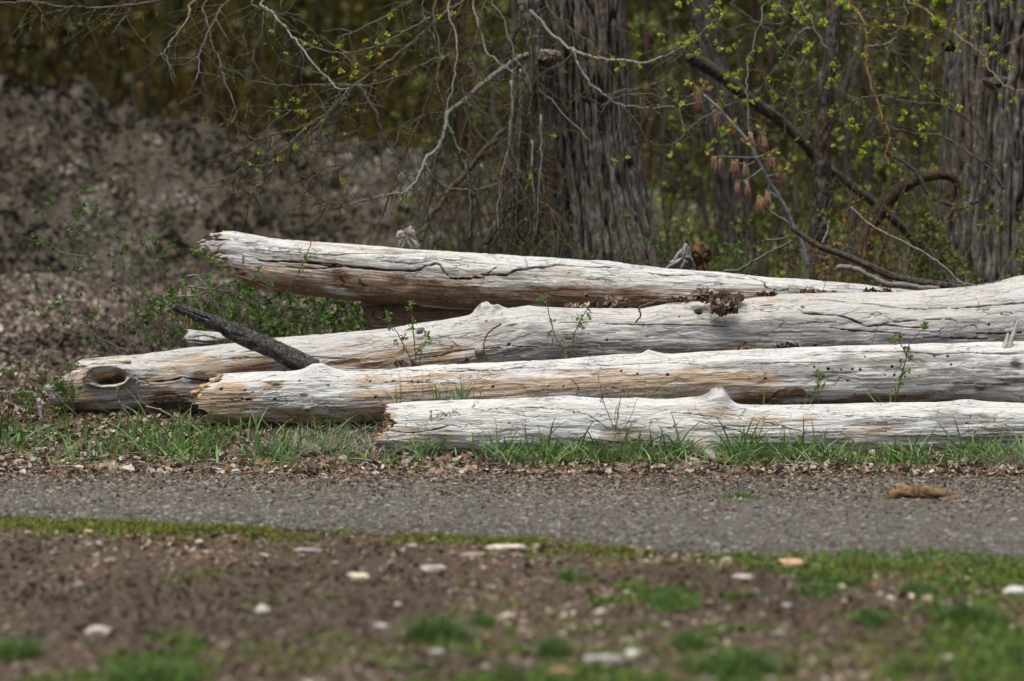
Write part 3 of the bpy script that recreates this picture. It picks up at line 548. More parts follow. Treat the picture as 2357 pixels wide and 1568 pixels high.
# ------------------------------------------------------------------ ground, path, mound, hillside
def GH(x, y):
    x = np.asarray(x, float); y = np.asarray(y, float)
    h = np.interp(y, [0, 19.35, 20.1, 20.9, 25, 30, 38, 42, 50, 60, 150], [0, 0, .06, .20, .22, .40, .93, 1.0, 1.1, 1.3, 4])
    h = h+sst(0, 3, x)*np.interp(y, [19.9, 20.5, 21.2, 24, 40], [0, .10, .28, .15, 0])
    h = h+.05*fbm(x*.7, y*.7, 0*x, 3, 4)*sst(19.3, 21, y)+.035*fbm(x*.5+9, y*.35, 0*x, 3, 4)*(1-sst(14, 15.5, y))+.012*fbm(x*2.2, y*1.2, 0*x, 3, 8)
    return h
def grid_mesh(name, xs, ys, hf, mat, **k):
    X, Y = np.meshgrid(xs, ys); V = np.stack([X, Y, hf(X, Y)], -1).reshape(-1, 3); n = len(xs)
    i = np.arange(len(ys)-1)[:, None]*n; j = np.arange(n-1)[None]; F = np.stack([i+j, i+j+1, i+n+j+1, i+n+j], -1).reshape(-1, 4)
    return mesh(name, V, F, mat, **k)
def soil_mat(name, cols, sc=1.0, bump=.6):
    m, n, b = newmat(name); g = NG(n); v = g.coord((1, 1, 1)); wv = g.voro(v, 60*sc, 'F1', 1)
    bw = n.nodes.new('ShaderNodeRGBToBW'); g.L(wv, bw.inputs[0]); nz = g.noise(v, 9*sc, 6, .7); bg_ = g.noise(v, .9*sc, 4, .6)
    c = g.ramp(bw.outputs[0], cols); c = g.mix(g.ramp(nz, [(.35, .6), (.65, 0.)]), c, cols[0][1])
    c = g.mix(g.ramp(bg_, [(.4, 0.), (.65, .45)]), c, cols[1][1]); g.L(c, b.inputs['Base Color'])
    g.bump(g.math('ADD', bw.outputs[0], nz), b, bump, .02); b.inputs['Roughness'].default_value = .95; return m
M_soil = soil_mat('forest_floor', [(.0, (.036, .026, .018)), (.4, (.070, .050, .034)), (.75, (.115, .086, .060)), (1., (.22, .185, .145))])
M_gravel = soil_mat('gravel', [(.0, (.050, .044, .036)), (.4, (.105, .096, .083)), (.8, (.17, .16, .143)), (1., (.28, .27, .25))], 2.2, .8)
ys = np.concatenate([np.linspace(-12, 8, 20), np.linspace(8.2, 25, 260), np.linspace(25.3, 60, 90), np.linspace(62, 160, 30)])
xs = np.concatenate([np.linspace(-160, -9, 22), np.linspace(-8.8, 8.8, 220), np.linspace(9, 160, 22)])
tag(grid_mesh('ground', xs, ys, GH, M_soil), kind='structure')
NE = np.array([(-400, 1180), (0, 1192), (250, 1203), (480, 1216), (700, 1228), (900, 1236), (1100, 1243), (1400, 1262), (1700, 1282), (2000, 1297), (2357, 1312), (2800, 1330)], float)
def gY(py): return CH/np.tan(PITCH+np.arctan((np.asarray(py, float)-784)/FPX))
NEw = P(NE[:, 0], NE[:, 1], gY(NE[:, 1])); near_edge = lambda x: np.interp(x, NEw[:, 0], NEw[:, 1])
far_edge = lambda x: 18.6-.03*np.asarray(x)
u = np.linspace(0, 1, 60); xg = np.concatenate([np.linspace(-60, -6, 12), np.linspace(-5.9, 5.9, 200), np.linspace(6, 60, 12)])
X, U = np.meshgrid(xg, u); n0 = near_edge(X)+.10*fbm(X*3, 0*X, 0*X, 3, 3); n1 = far_edge(X)+.3*fbm(X*2.2, 0*X, 0*X, 3, 6); Yp = n0+(n1-n0)*U
V = np.stack([X, Yp, GH(X, Yp)+.005+.006*np.sin(np.pi*U)], -1).reshape(-1, 3); n = len(xg); i = np.arange(59)[:, None]*n; j = np.arange(n-1)[None]
tag(mesh('path', V, np.stack([i+j, i+j+1, i+n+j+1, i+n+j], -1).reshape(-1, 4), M_gravel), kind='structure')

def MH(x, y):                                       # leaf and brush mound on the left, low ridge going right
    top = np.interp(x, [-16, -8.5, -7.0, -5.5, -4.3, -2.5, -.5, 1.5, 4], [4.1, 3.8, 3.65, 3.05, 2.6, 2.45, 2.3, 1.8, .9])
    y = y+1.6*fbm(x*.35, 0*x, 0*x, 3, 14)-.4; f = np.interp(y, [37.5, 39, 41, 44.5, 46, 50, 56], [0, .18, .55, 1, .98, .6, -.1])
    return .6+(top-.6)*f+.75*fbm(x*.9, y*.8, 0*x, 4, 12)*np.clip(f*2, 0, 1)+.40*fbm(x*3, y*3, 0*x, 3, 13)
M_mound = soil_mat('leaf_heap', [(.0, (.030, .025, .018)), (.4, (.068, .056, .041)), (.75, (.11, .092, .070)), (1., (.18, .155, .13))], .35, .8)
tag(grid_mesh('mound', np.linspace(-22, 6, 200), np.linspace(37.3, 56, 130), MH, M_mound), kind='structure')
def HH(x, y): return 1.0+(y-60)*.75+2.0*fbm(x*.06, y*.06, 0*x, 3, 3)+.8*fbm(x*.4, y*.4, 0*x, 3, 5)-.2*np.clip((62-y), 0, 9)
m, n_, b = newmat('hillside_brush'); g = NG(n_)
a = g.noise(g.coord((.35, .35, .12)), 1.0, 5, .6, .5); f = g.noise(g.coord((2.5, 2.5, .7)), 1.0, 4, .65)
c = g.ramp(a, [(.34, (.018, .020, .004)), (.46, (.034, .030, .005)), (.56, (.048, .032, .006)), (.68, (.050, .056, .014))]); c = g.mix(g.ramp(f, [(.38, .6), (.62, 0.)]), c, (.012, .011, .006))
g.L(c, b.inputs['Base Color']); b.inputs['Roughness'].default_value = 1; b.inputs['Specular IOR Level'].default_value = .05
tag(grid_mesh('hillside', np.linspace(-90, 90, 180), np.linspace(56, 110, 70), HH, m), kind='structure')

# ------------------------------------------------------------------ scatter helpers
def pick(cols, n, var=.25, r=rng):
    c = np.array(cols)[r.integers(0, len(cols), n)]; return c*r.uniform(1-var, 1+var, (n, 1))
def flakes(mb, Cn, size, col, tilt=.5, curl=.25, asp=.65, k=6, r=rng):
    """dead leaves: irregular curled fans"""
    n = len(Cn); th = r.uniform(0, 2*np.pi, n); al = np.arange(k)/k*2*np.pi
    rad = r.uniform(.55, 1.15, (n, k)); lx = np.cos(al)*rad; ly = np.sin(al)*rad*(asp*r.uniform(.7, 1.3, (n, 1)))
    lz = curl*(lx**2*r.normal(0, 1, (n, 1))+ly**2*r.normal(0, 1.6, (n, 1)))+r.normal(0, .10, (n, k))
    Pn = np.stack([lx, ly, lz], -1); Pn = np.concatenate([Pn, np.zeros((n, 1, 3))], 1)*np.asarray(size).reshape(-1, 1, 1)
    ax = r.normal(0, tilt, n); ay = r.normal(0, tilt, n)
    x, y, z = Pn[..., 0], Pn[..., 1], Pn[..., 2]
    y, z = y*np.cos(ax)[:, None]-z*np.sin(ax)[:, None], y*np.sin(ax)[:, None]+z*np.cos(ax)[:, None]
    x, z = x*np.cos(ay)[:, None]+z*np.sin(ay)[:, None], -x*np.sin(ay)[:, None]+z*np.cos(ay)[:, None]
    x, y = x*np.cos(th)[:, None]-y*np.sin(th)[:, None], x*np.sin(th)[:, None]+y*np.cos(th)[:, None]
    V = np.stack([x, y, z], -1)+Cn[:, None]; b = np.arange(n)[:, None, None]*(k+1)
    j = np.arange(k); F = np.stack([j, (j+1) % k, np.full(k, k)], -1)[None]+b
    mb.add(V.reshape(-1, 3), F.reshape(-1, 3), np.repeat(col, k+1, 0))
def blades(mb, B, h, w, col, lean=.35, seg=5, r=rng, tipc=None, curve=1.0):
    n = len(B); t = np.linspace(0, 1, seg)[None]; az = r.uniform(0, 2*np.pi, n); ln = np.abs(r.normal(lean, lean*.6, n)); cv = r.uniform(.3, 1.6, n)*curve
    h = np.asarray(h).reshape(-1, 1); off = h*(ln[:, None]*t*.6+ln[:, None]*cv[:, None]*t**2.4); zz = h*(t-.28*(ln*cv)[:, None]*t**3)
    cx = B[:, 0:1]+np.cos(az)[:, None]*off; cy = B[:, 1:2]+np.sin(az)[:, None]*off; cz = B[:, 2:3]+zz
    fa = r.uniform(0, np.pi, n)[:, None]; ww = np.asarray(w).reshape(-1, 1)*np.array([.7, 1, .9, .6, .08] if seg == 5 else [.8, .9, .1])[None]*.5
    V = np.stack([np.stack([cx-np.cos(fa)*ww, cy-np.sin(fa)*ww, cz], -1), np.stack([cx+np.cos(fa)*ww, cy+np.sin(fa)*ww, cz], -1)], 2).reshape(n, -1, 3)
    j = np.arange(seg-1)*2; F = np.stack([j, j+1, j+3, j+2], -1)[None]+np.arange(n)[:, None, None]*seg*2
    mb.add(V.reshape(-1, 3), F.reshape(-1, 4), np.repeat(col, seg*2, 0))
ICO = None
def ico():
    global ICO
    if ICO is None:
        t = (1+5**.5)/2; v = np.array([(-1, t, 0), (1, t, 0), (-1, -t, 0), (1, -t, 0), (0, -1, t), (0, 1, t), (0, -1, -t), (0, 1, -t), (t, 0, -1), (t, 0, 1), (-t, 0, -1), (-t, 0, 1)])/1.9
        f = np.array([(0, 11, 5), (0, 5, 1), (0, 1, 7), (0, 7, 10), (0, 10, 11), (1, 5, 9), (5, 11, 4), (11, 10, 2), (10, 7, 6), (7, 1, 8), (3, 9, 4), (3, 4, 2), (3, 2, 6), (3, 6, 8), (3, 8, 9), (4, 9, 5), (2, 4, 11), (6, 2, 10), (8, 6, 7), (9, 8, 1)])
        ICO = (v, f)
    return ICO
def stones(mb, Cn, size, col, r=rng):
    v, f = ico(); n = len(Cn); sc = r.uniform(.6, 1.3, (n, 1, 3))*[1, 1, .6]; th = r.uniform(0, 6.28, n)
    V = v[None]*sc*r.uniform(.85, 1.15, (n, 12, 1)); x = V[..., 0]*np.cos(th)[:, None]-V[..., 1]*np.sin(th)[:, None]; y = V[..., 0]*np.sin(th)[:, None]+V[..., 1]*np.cos(th)[:, None]
    V = np.stack([x, y, V[..., 2]], -1)*np.asarray(size).reshape(-1, 1, 1)+Cn[:, None]
    mb.add(V.reshape(-1, 3), (f[None]+np.arange(n)[:, None, None]*12).reshape(-1, 3), np.repeat(col, 12, 0))
def onground(x, y, dz=0): return np.stack([x, y, GH(x, y)+dz], -1)
LIT = [(.17, .115, .072), (.24, .18, .13), (.33, .28, .235), (.11, .07, .045), (.20, .115, .06), (.42, .37, .32), (.14, .105, .08)]
GRY = [(.088, .083, .072), (.13, .124, .112), (.21, .20, .185), (.05, .046, .04), (.15, .13, .105), (.105, .08, .055)]
GRN = [(.115, .21, .045), (.15, .26, .06), (.075, .15, .035), (.19, .28, .10), (.13, .21, .085)]

# path gravel and litter
n = 42000; x = rng.uniform(-4.3, 4.3, n); t = rng.random(n); y = near_edge(x)+(far_edge(x)-near_edge(x))*t
mb = MB(); stones(mb, onground(x, y, .008), rng.gamma(4, .0019, n)+.003, pick(GRY, n, .35)); tag(mb.build('gravel_stones', M_stone, smooth=False), 'loose grey gravel covering the path', 'gravel', kind='stuff')
n = 25000; x = rng.uniform(-4.4, 4.4, n); y = near_edge(x)+(19.4-near_edge(x))*rng.beta(3.4, 1.0, n)
mb = MB(); flakes(mb, onground(x, y, .012), rng.uniform(.007, .023, n), pick([(.125, .078, .048), (.17, .11, .07), (.09, .055, .035), (.22, .17, .125), (.26, .235, .195)], n, .3), .3)
tag(mb.build('leaf_crumbs', M_litter, smooth=False), 'brown crumbled leaves scattered over the path', 'leaf litter', kind='stuff')
# verge litter around the logs
n = 15000; x = rng.uniform(-4.6, 4.6, n); y = 18.7+rng.beta(1.3, 1.3, n)*2.6
mb = MB(); flakes(mb, onground(x, y, .02), rng.uniform(.014, .045, n), pick(LIT, n, .3), .45, .4); 
n = 9000; x = rng.uniform(-6, 6, n); y = rng.uniform(21, 26.5, n); flakes(mb, onground(x, y, .03), rng.uniform(.02, .05, n), pick(LIT, n, .3)*.8, .5, .4)
for k in range(260):                                 # fallen twigs
    p = onground(rng.uniform(-4.4, 4.4), rng.uniform(18.8, 20.6), .02); a = rng.uniform(0, 3.14); L = rng.uniform(.06, .3)
    d = np.array([math.cos(a), math.sin(a)*.7, rng.uniform(-.05, .2)])*L; V, F = tube_vf(spline([p-d/2, p+rng.normal(0, .01, 3)+[0, 0, .02], p+d/2+[0, 0, .01]], 6), np.full(6, rng.uniform(.002, .006)), 4)
    mb.add(V, F, pick([(.30, .27, .24), (.12, .08, .06), (.20, .16, .13)], 1)[0])
tag(mb.build('leaf_litter', M_litter, smooth=False), 'dry grey and brown leaf litter along the foot of the logs', 'leaf litter', kind='stuff')
# grass along the verge
mb = MB()
def verge(n, f, hr, wr, cols, lean=.4, Yr=None):
    x = rng.uniform(-4.5, 4.6, n); px = x/19.6*FPX+1178
    y = Yr(x, px, n); keep = fbm(x*3.1, y*2.0, 0*x, 4, 31)*1.2+f(px, y) > rng.normal(.12, .34, n)
    x, y = x[keep], y[keep]; m = len(x); blades(mb, onground(x, y), rng.uniform(*hr, m), rng.uniform(*wr, m), pick(cols, m, .3), lean)
verge(6600, lambda p, y: np.where(p < 900, .05, -.12), (.05, .21), (.009, .018), GRN, .8, lambda x, p, n: np.where(p < 900, rng.uniform(19.25, 20.6, n), rng.uniform(19.25, 19.84, n)))
verge(1350, lambda p, y: np.interp(p, [0, 880, 1000, 1600, 1950, 2100, 2357], [-.4, -.3, -.04, .02, -.10, -.02, 0.]), (.08, .34), (.010, .020), GRN, .6, lambda x, p, n: rng.uniform(19.62, 19.83, n))
verge(1900, lambda p, y: np.where(p < 900, .1, -.9), (.10, .36), (.010, .018), GRN, .6, lambda x, p, n: rng.uniform(19.9, 20.7, n))
verge(5000, lambda p, y: -.12+0*p, (.02, .06), (.006, .012), GRN+[(.14, .16, .05)], .8, lambda x, p, n: rng.uniform(18.9, 19.6, n))
for (px, py, h, dx) in [(838, 1000, .33, 0), (1745, 0, 0, 0)]: pass
tag(mb.build('verge_grass', M_grass), 'fresh green grass growing in front of the logs', 'grass', kind='stuff')
mb = MB()                                            # blades in the gap between the two front logs
for (x0, x1, k, hh) in [(905, 935, 5, .30), (1000, 1085, 26, .30), (1090, 1110, 3, .2), (1440, 1530, 12, .28), (1580, 1600, 3, .15), (1745, 1760, 2, .2), (1845, 1860, 3, .2), (2040, 2060, 3, .25), (1150, 1400, 6, .2), (1600, 1625, 3, .24)]:
    px = rng.uniform(x0, x1, k); B = P(px, 935, 20.3+0*px); B[:, 2] = .19; blades(mb, B, rng.uniform(.55, 1, k)*hh+.12, rng.uniform(.010, .018, k), pick(GRN, k, .2), .18)
tag(mb.build('gap_grass', M_grass), 'green grass blades rising in the gap between the two front logs', 'grass', kind='stuff')
mb = MB()                                            # dry grey stalks over the second log
for (x0, x1, k, hh) in [(880, 1000, 26, .38), (1120, 1200, 16, .36), (1230, 1420, 22, .40), (1430, 1500, 5, .3)]:
    px = rng.uniform(x0, x1, k); B = P(px, 935, 20.33+0*px); B[:, 2] = .22
    blades(mb, B, rng.uniform(.6, 1, k)*hh+.10, rng.uniform(.003, .006, k), pick([(.34, .31, .28), (.22, .19, .17), (.40, .36, .30)], k, .2), .42, curve=1.3)
for (x0, x1, k) in [(880, 1010, 30), (1180, 1480, 34)]:
    px = rng.uniform(x0, x1, k); B = P(px, 860, 20.83+0*px); B[:, 2] = P(px, 850, 20.83)[:, 2]-.05
    blades(mb, B, rng.uniform(.08, .2, k), rng.uniform(.003, .006, k), pick([(.36, .33, .29), (.25, .21, .18)], k, .2), .9, curve=1.6)
n = 900; px = rng.uniform(600, 900, n); B = onground(P(px, 0, 20)[:, 0], rng.uniform(19.7, 20.45, n)); blades(mb, B, rng.uniform(.05, .18, n), rng.uniform(.003, .006, n), pick([(.36, .33, .29), (.25, .21, .18), (.42, .39, .33)], n, .2), 1.1)
n = 500; px = rng.uniform(2240, 2420, n); B = onground(P(px, 0, 20)[:, 0], rng.uniform(19.1, 19.5, n)); blades(mb, B, rng.uniform(.05, .15, n), rng.uniform(.003, .006, n), pick([(.30, .26, .22), (.20, .16, .14)], n, .2), 1.1)
tag(mb.build('dry_grass', M_litter), 'dry grey grass stalks bent over the second log', 'dry grass', kind='stuff')

# foreground dirt
n = 24000; y = rng.uniform(9.3, 15.2, n); x = rng.uniform(-.28, .28, n)*y+rng.normal(0, .2, n); k_ = y < near_edge(x)+.1; x, y = x[k_], y[k_]; n = len(x)
mb = MB(); flakes(mb, onground(x, y, .010), rng.gamma(3.2, .0034, n)+.004, (pick([(.11, .074, .05), (.15, .105, .072), (.08, .056, .038), (.23, .18, .135), (.15, .08, .045), (.12, .095, .072), (.30, .26, .215), (.07, .045, .03)], n, .3)*np.clip(1+1.8*fbm(x*1.2, y*.7, 0*x, 3, 66), .5, 1.6)[:, None]), .35, .3)
n = 45; y = rng.uniform(9.3, 15, n); x = rng.uniform(-.28, .28, n)*y; k_ = y < near_edge(x); x, y = x[k_], y[k_]; n = len(x); stones(mb, onground(x, y, .012), rng.gamma(3, .0035, n)+.004, pick([(.34, .31, .28), (.26, .23, .2), (.42, .39, .35)], n, .2))
tag(mb.build('forest_litter', M_litter, smooth=False), 'brown wood chips and leaf crumbs covering the near dirt', 'leaf litter', kind='stuff')
# moss and short grass
def gpt(px, py): Y = gY(py); return P(px, py, Y)
mb = MB(); n = 42000; x = rng.uniform(-4.2, 4.2, n); px = x/14.8*FPX+1178
wd = np.interp(px, [0, 300, 600, 900, 1100, 1300, 1700, 2000, 2357], [1.0, .8, .6, .42, .30, .36, .6, .85, 1.1])
y = near_edge(x)+.10*fbm(x*5, 0*x, 0*x, 3, 12)+rng.normal(.03, .05, n)-np.abs(rng.normal(0, .42, n))*wd
kp = vn(x*2.5, y*5, 0*x, 9)+.9*vn(x*9, y*16, 0*x, 10)+.25*vn(x*1.1, 0*x, 0*x, 19) > -.02-(.15*(wd > .5)); x, y = x[kp], y[kp]; n = len(x)
blades(mb, onground(x, y), rng.uniform(.012, .035, n), rng.uniform(.006, .012, n), pick([(.19, .18, .04), (.14, .18, .04), (.22, .19, .055), (.10, .15, .035)], n, .35), .6, 3)
# right and bottom lawn patches (soft clumps)
n = 70000; y = rng.uniform(9.4, 14.3, n); x = rng.uniform(-.24, .24, n)*y; px = x/y*FPX+1178
py = 784+FPX*np.tan(np.arctan(CH/y)-PITCH)
bias = np.interp(px, [0, 1200, 1700, 2357], [-.80, -.60, -.22, -.05])+np.interp(py, [1300, 1400, 1500, 1568], [-.12, 0., .06, .16])-.5*sst(420, 520, px)*(1-sst(860, 960, px))
kp = 1.5*fbm(x*1.6+5, y*.9, 0*x, 3, 40)+.5*vn(x*6, y*4, 0*x, 41)+bias > 0; x, y = x[kp], y[kp]; n = len(x)
blades(mb, onground(x, y), rng.uniform(.02, .05, n), rng.uniform(.006, .012, n), pick([(.08, .16, .028), (.11, .19, .035), (.06, .13, .025), (.14, .165, .045)], n, .25), .6, 3)
n = 42000; y = rng.uniform(9.4, 14.6, n); x = rng.uniform(-.24, .24, n)*y; px = x/y*FPX+1178; py = 784+FPX*np.tan(np.arctan(CH/y)-PITCH)
kp = (fbm(x*2+3, y*1.2, 0*x, 4, 45)+.6*vn(x*9, y*6, 0*x, 46)+np.interp(px, [0, 900, 1500, 2357], [-.35, -.30, -.12, .10])+np.interp(py, [1250, 1450, 1568], [-.18, -.02, .06]) > .12) & (y < near_edge(x)); x, y = x[kp], y[kp]; n = len(x)
blades(mb, onground(x, y), rng.uniform(.012, .035, n), rng.uniform(.006, .011, n), pick([(.11, .16, .035), (.15, .17, .045), (.08, .13, .03), (.18, .17, .06)], n, .3), .9, 3)
tag(mb.build('moss_grass', M_moss), 'short mossy grass along the near path edge and over the dirt', 'grass', kind='stuff')
TU = [(1550, 1396, 95, .07, 'dark green grass tuft alone in the dirt, right of centre'), (1000, 1472, 160, .09, 'broad grass tuft in the dirt, left of centre in the foreground'), (1272, 1500, 80, .06, 'small dark grass tuft between two broader tufts near the bottom edge'),
      (1700, 1548, 230, .08, 'widest bright grass clump at the bottom edge, right of centre'), (2110, 1374, 90, .05, 'small grass tuft near the far side of the green patch on the right'), (2225, 1440, 160, .07, 'thick grass clump close to the right edge of the picture'),
      (320, 1560, 240, .07, 'long grass clump on the bottom edge toward the left corner'), (1885, 1370, 110, .05, 'thin grass tuft at the left tip of the green patch on the right'), (2000, 1440, 70, .06, 'round bright tuft in the middle of the green patch on the right'), (1585, 1490, 80, .06, 'bright grass tuft just above the widest clump'), (1110, 1432, 60, .045, 'little grass tuft right above the broad tuft left of centre'),
      (1700, 1148, 110, .035, 'flat green mat growing on the gravel in front of the logs'), (1222, 1250, 34, .035, 'tiny grass tuft at the path edge beside a pale stick'), (1310, 1328, 60, .04, 'low yellow green tuft in the dirt behind the centre'), (30, 1510, 90, .07, 'grass tuft in the left bottom corner area')]
for px, py, w, h, lab in TU:
    c = gpt(px, py); k = int(140+w*3.5); lb_ = rng.normal(0, .42, (6, 2)); sd = lb_[rng.integers(0, 6, k)]*.8+rng.normal(0, .28, (k, 2)); wm = w*c[1]/FPX*.5
    x = c[0]+sd[:, 0]*wm; y = c[1]+sd[:, 1]*max(wm*1.3, .16); r = np.exp(-(sd**2).sum(1)*1.6); mb = MB()
    blades(mb, onground(x, y)-[c[0], c[1], 0], h*(.4+.75*r)*rng.uniform(.5, 1.3, k), rng.uniform(.005, .010, k), pick([(.065, .135, .03), (.09, .165, .035), (.125, .19, .05)], k, .3), .7)
    o = mb.build('grass_tuft', M_grass); o.location = (c[0], c[1], 0); tag(o, lab, 'grass tuft', 'grass tufts in the near dirt')

def rock(name, lab, cat, px, py, w, h, col, seed, group=None, flat=1.0):
    c = gpt(px, py); k = c[1]/FPX; nu, nv = 28, 16; U, Vv = np.meshgrid(np.arange(nu)/nu*2*np.pi, np.linspace(0.02, np.pi-.02, nv))
    x, y, z = np.sin(Vv)*np.cos(U), np.sin(Vv)*np.sin(U), np.cos(Vv)
    r = 1+.5*fbm(x*1.3+seed, y*1.3, z*1.3, 3, seed)+.12*vn(x*6, y*6, z*6, seed)
    e = 1.4; sg = lambda a: np.sign(a)*np.abs(a)**(1/e)
    V = np.stack([sg(x)*r*w*k*.5, sg(y)*r*min(w*.5, 26)*k*.9, sg(z)*r*h*k*.5*flat+h*k*.35], -1).reshape(-1, 3)
    i = np.arange(nv-1)[:, None]*nu; j = np.arange(nu)[None]; q = (j+1) % nu; F = np.stack([i+j, i+nu+j, i+nu+q, i+q], -1).reshape(-1, 4)
    nz = fbm(V[:, 0]*40, V[:, 1]*40, V[:, 2]*40, 3, seed)[:, None]
    o = mesh(name, V, [F, np.array([list(range(nu))]), np.array([list(range((nv-1)*nu, nv*nu))[::-1]])], M_stone, None, np.clip(np.array(col)*(1+.6*nz), 0, 1)); o.location = (c[0], c[1], float(GH(c[0], c[1])))
    o.rotation_euler[2] = rng.uniform(-.25, .25); return tag(o, lab, cat, group)
for a in [('stone', 'white stone standing alone in the dirt, left of centre', 'stone', 605, 1412, 26, 24, (.5, .47, .42)), ('stone', 'cream stone lying in the dirt near the lower left corner', 'stone', 228, 1455, 50, 22, (.55, .48, .40)), ('wood_chip', 'oval pale wood chip in the dirt below the path, left of centre', 'wood', 825, 1330, 56, 18, (.55, .48, .36)),
          ('stick', 'thick pale stick lying at the near edge of the path', 'wood', 1166, 1266, 100, 17, (.48, .42, .34)), ('wood_chip', 'bent grey wood sliver below the pale stick', 'wood', 998, 1312, 64, 16, (.36, .31, .27)), ('wood_chip', 'dull brown wood sliver just under the left end of the pale stick', 'wood', 1088, 1280, 56, 11, (.28, .22, .18)),
          ('wood_block', 'orange tan block of wood at the right of the near path edge', 'wood', 1822, 1302, 56, 18, (.50, .32, .20)), ('stone', 'flat whitish stone right beside the orange tan block', 'stone', 1893, 1306, 44, 9, (.42, .40, .34)), ('wood_chip', 'pale crescent wood chip in the dirt left of the orange tan block', 'wood', 1710, 1338, 50, 13, (.46, .41, .36)),
          ('stone', 'white stone at the right edge below the path', 'stone', 2333, 1375, 48, 22, (.5, .49, .47)), ('bark_piece', 'big grey curled bark piece near the bottom centre', 'bark', 1390, 1532, 96, 30, (.34, .30, .28)), ('stone', 'grey stone at the left of the broad grass tuft', 'stone', 880, 1448, 36, 18, (.34, .32, .32)),
          ('stone', 'round pale stone above the big grey bark piece', 'stone', 1456, 1512, 32, 20, (.42, .40, .34)), ('bark_piece', 'reddish brown bark lump on the bottom edge by the grey bark piece', 'bark', 1295, 1560, 60, 26, (.26, .16, .11)), ('stone', 'pale stone at the bottom edge below the broad tuft', 'stone', 1005, 1508, 34, 18, (.32, .28, .27)), ('stone', 'pinkish pebble in the dirt right of the lone dark tuft', 'stone', 1383, 1415, 28, 18, (.36, .30, .25)),
          ('wood_chip', 'pale chip near the left end of the near path edge', 'wood', 205, 1232, 24, 12, (.42, .33, .22)), ('wood_chip', 'long grey chip under the mossy edge, left of centre', 'wood', 710, 1272, 60, 12, (.33, .29, .27)), ('stone', 'small white pebble on the gravel near the front log', 'stone', 1119, 1161, 11, 7, (.6, .58, .54))]:
    rock(*a, seed=int(a[3]) % 97, flat=1.0)
# shaggy bark lump on the far edge of the path, right
bk = thing('bark_piece', 'shaggy golden brown bark slab lying at the far edge of the path, right side', 'bark')
c0 = gpt(2110, 1152); mb = MB()
Cb = spline([c0+[-.17, 0, .012], c0+[-.12, 0, .038], c0+[-.03, .02, .048], c0+[.06, .02, .044], c0+[.15, .0, .030], c0+[.22, .03, .012]], 20); V, F = tube_vf(Cb, np.interp(np.linspace(0, 1, 20), [0, .2, .6, 1], [.012, .032, .038, .014]), 14, .5, 3); mb.add(V, F, (.24, .15, .08)); mb.build('bark', M_rotten, bk)
mb = MB(); k = 330; t = rng.random(k); B = Cb[(t*19).astype(int)]+rng.normal(0, .014, (k, 3)); B[:, 2] += .005; blades(mb, B, rng.uniform(.012, .04, k), np.full(k, .005), pick([(.36, .27, .17), (.24, .17, .10), (.12, .08, .05)], k, .25), 1.3, 3); mb.build('fibres', M_litter, bk); settle(bk, c0)
tag(rock('bark_piece', 'dark bark scrap in the leaf litter right of the shaggy slab', 'bark', 2190, 1152, 60, 14, (.14, .10, .075), 5), None)
cw = P(610, 1030, 19.55); o = rock('wood_chunk', 'dark rotten wood chunk half hidden in the grass by the left logs', 'wood', 610, 1040, 75, 26, (.09, .07, .055), 8)

# leaf piles caught on the logs
def leaf_pile(lab, px, py, w, h, Y, k, cols, sz=(.02, .05), thick=.05, curl=.35):
    th = rng.uniform(0, 6.28, k); r = np.sqrt(rng.random(k)); C = P(px+np.cos(th)*r*w/2, py+np.sin(th)*r*h/2, Y+0*r); C[:, 1] -= rng.random(k)*thick*(1-r)
    mb = MB(); flakes(mb, C, rng.uniform(*sz, k), pick(cols, k, .3), .8, curl, .75); 
    for q in range(int(k/12)):
        p = C[rng.integers(k)]; d = rng.normal(0, 1, 3)*[1, .3, 1]; d = d/np.linalg.norm(d)*rng.uniform(.05, .14); V, F = tube_vf(spline([p, p+d*.5+rng.normal(0, .006, 3), p+d], 5), np.full(5, .0022), 4); mb.add(V, F, (.12, .09, .07))
    return tag(mb.build('leaf_pile', M_litter, smooth=False), lab, 'leaves', 'dead leaves caught on the logs')
DL = [(.26, .20, .16), (.34, .27, .22), (.16, .11, .085), (.20, .14, .10), (.30, .25, .22)]
leaf_pile('ball of curled brown leaves stuck on the side of the largest log', 1664, 700, 56, 48, 21.02, 150, DL, (.030, .052), .10, .28)
leaf_pile('spiky heap of dead leaves just left of the leaf ball, on the log joint', 1622, 680, 60, 26, 21.12, 60, DL); leaf_pile('flat pale dead leaves lying right of the leaf ball', 1695, 684, 44, 12, 21.15, 24, DL)
leaf_pile('heap of crumpled leaves between the topmost and largest log, near the middle', 1412, 700, 76, 26, 21.3, 110, DL, (.018, .04)); leaf_pile('pale curled leaves left of the middle leaf heap', 1330, 703, 60, 7, 21.35, 22, [(.5, .44, .38), (.4, .3, .22)], (.014, .028), .02)
leaf_pile('dark leaves in the joint right of the leaf ball', 1768, 678, 50, 8, 21.3, 30, [(.14, .07, .04), (.09, .05, .035)], (.014, .03)); leaf_pile('brown leaves standing in the joint under the topmost log right end', 1880, 675, 90, 12, 21.35, 60, [(.14, .075, .045), (.09, .05, .035), (.24, .15, .1)], (.014, .032)); leaf_pile('rightmost dark leaves where the topmost log disappears', 2020, 670, 70, 10, 21.4, 40, [(.12, .07, .045), (.08, .05, .04)], (.012, .03))
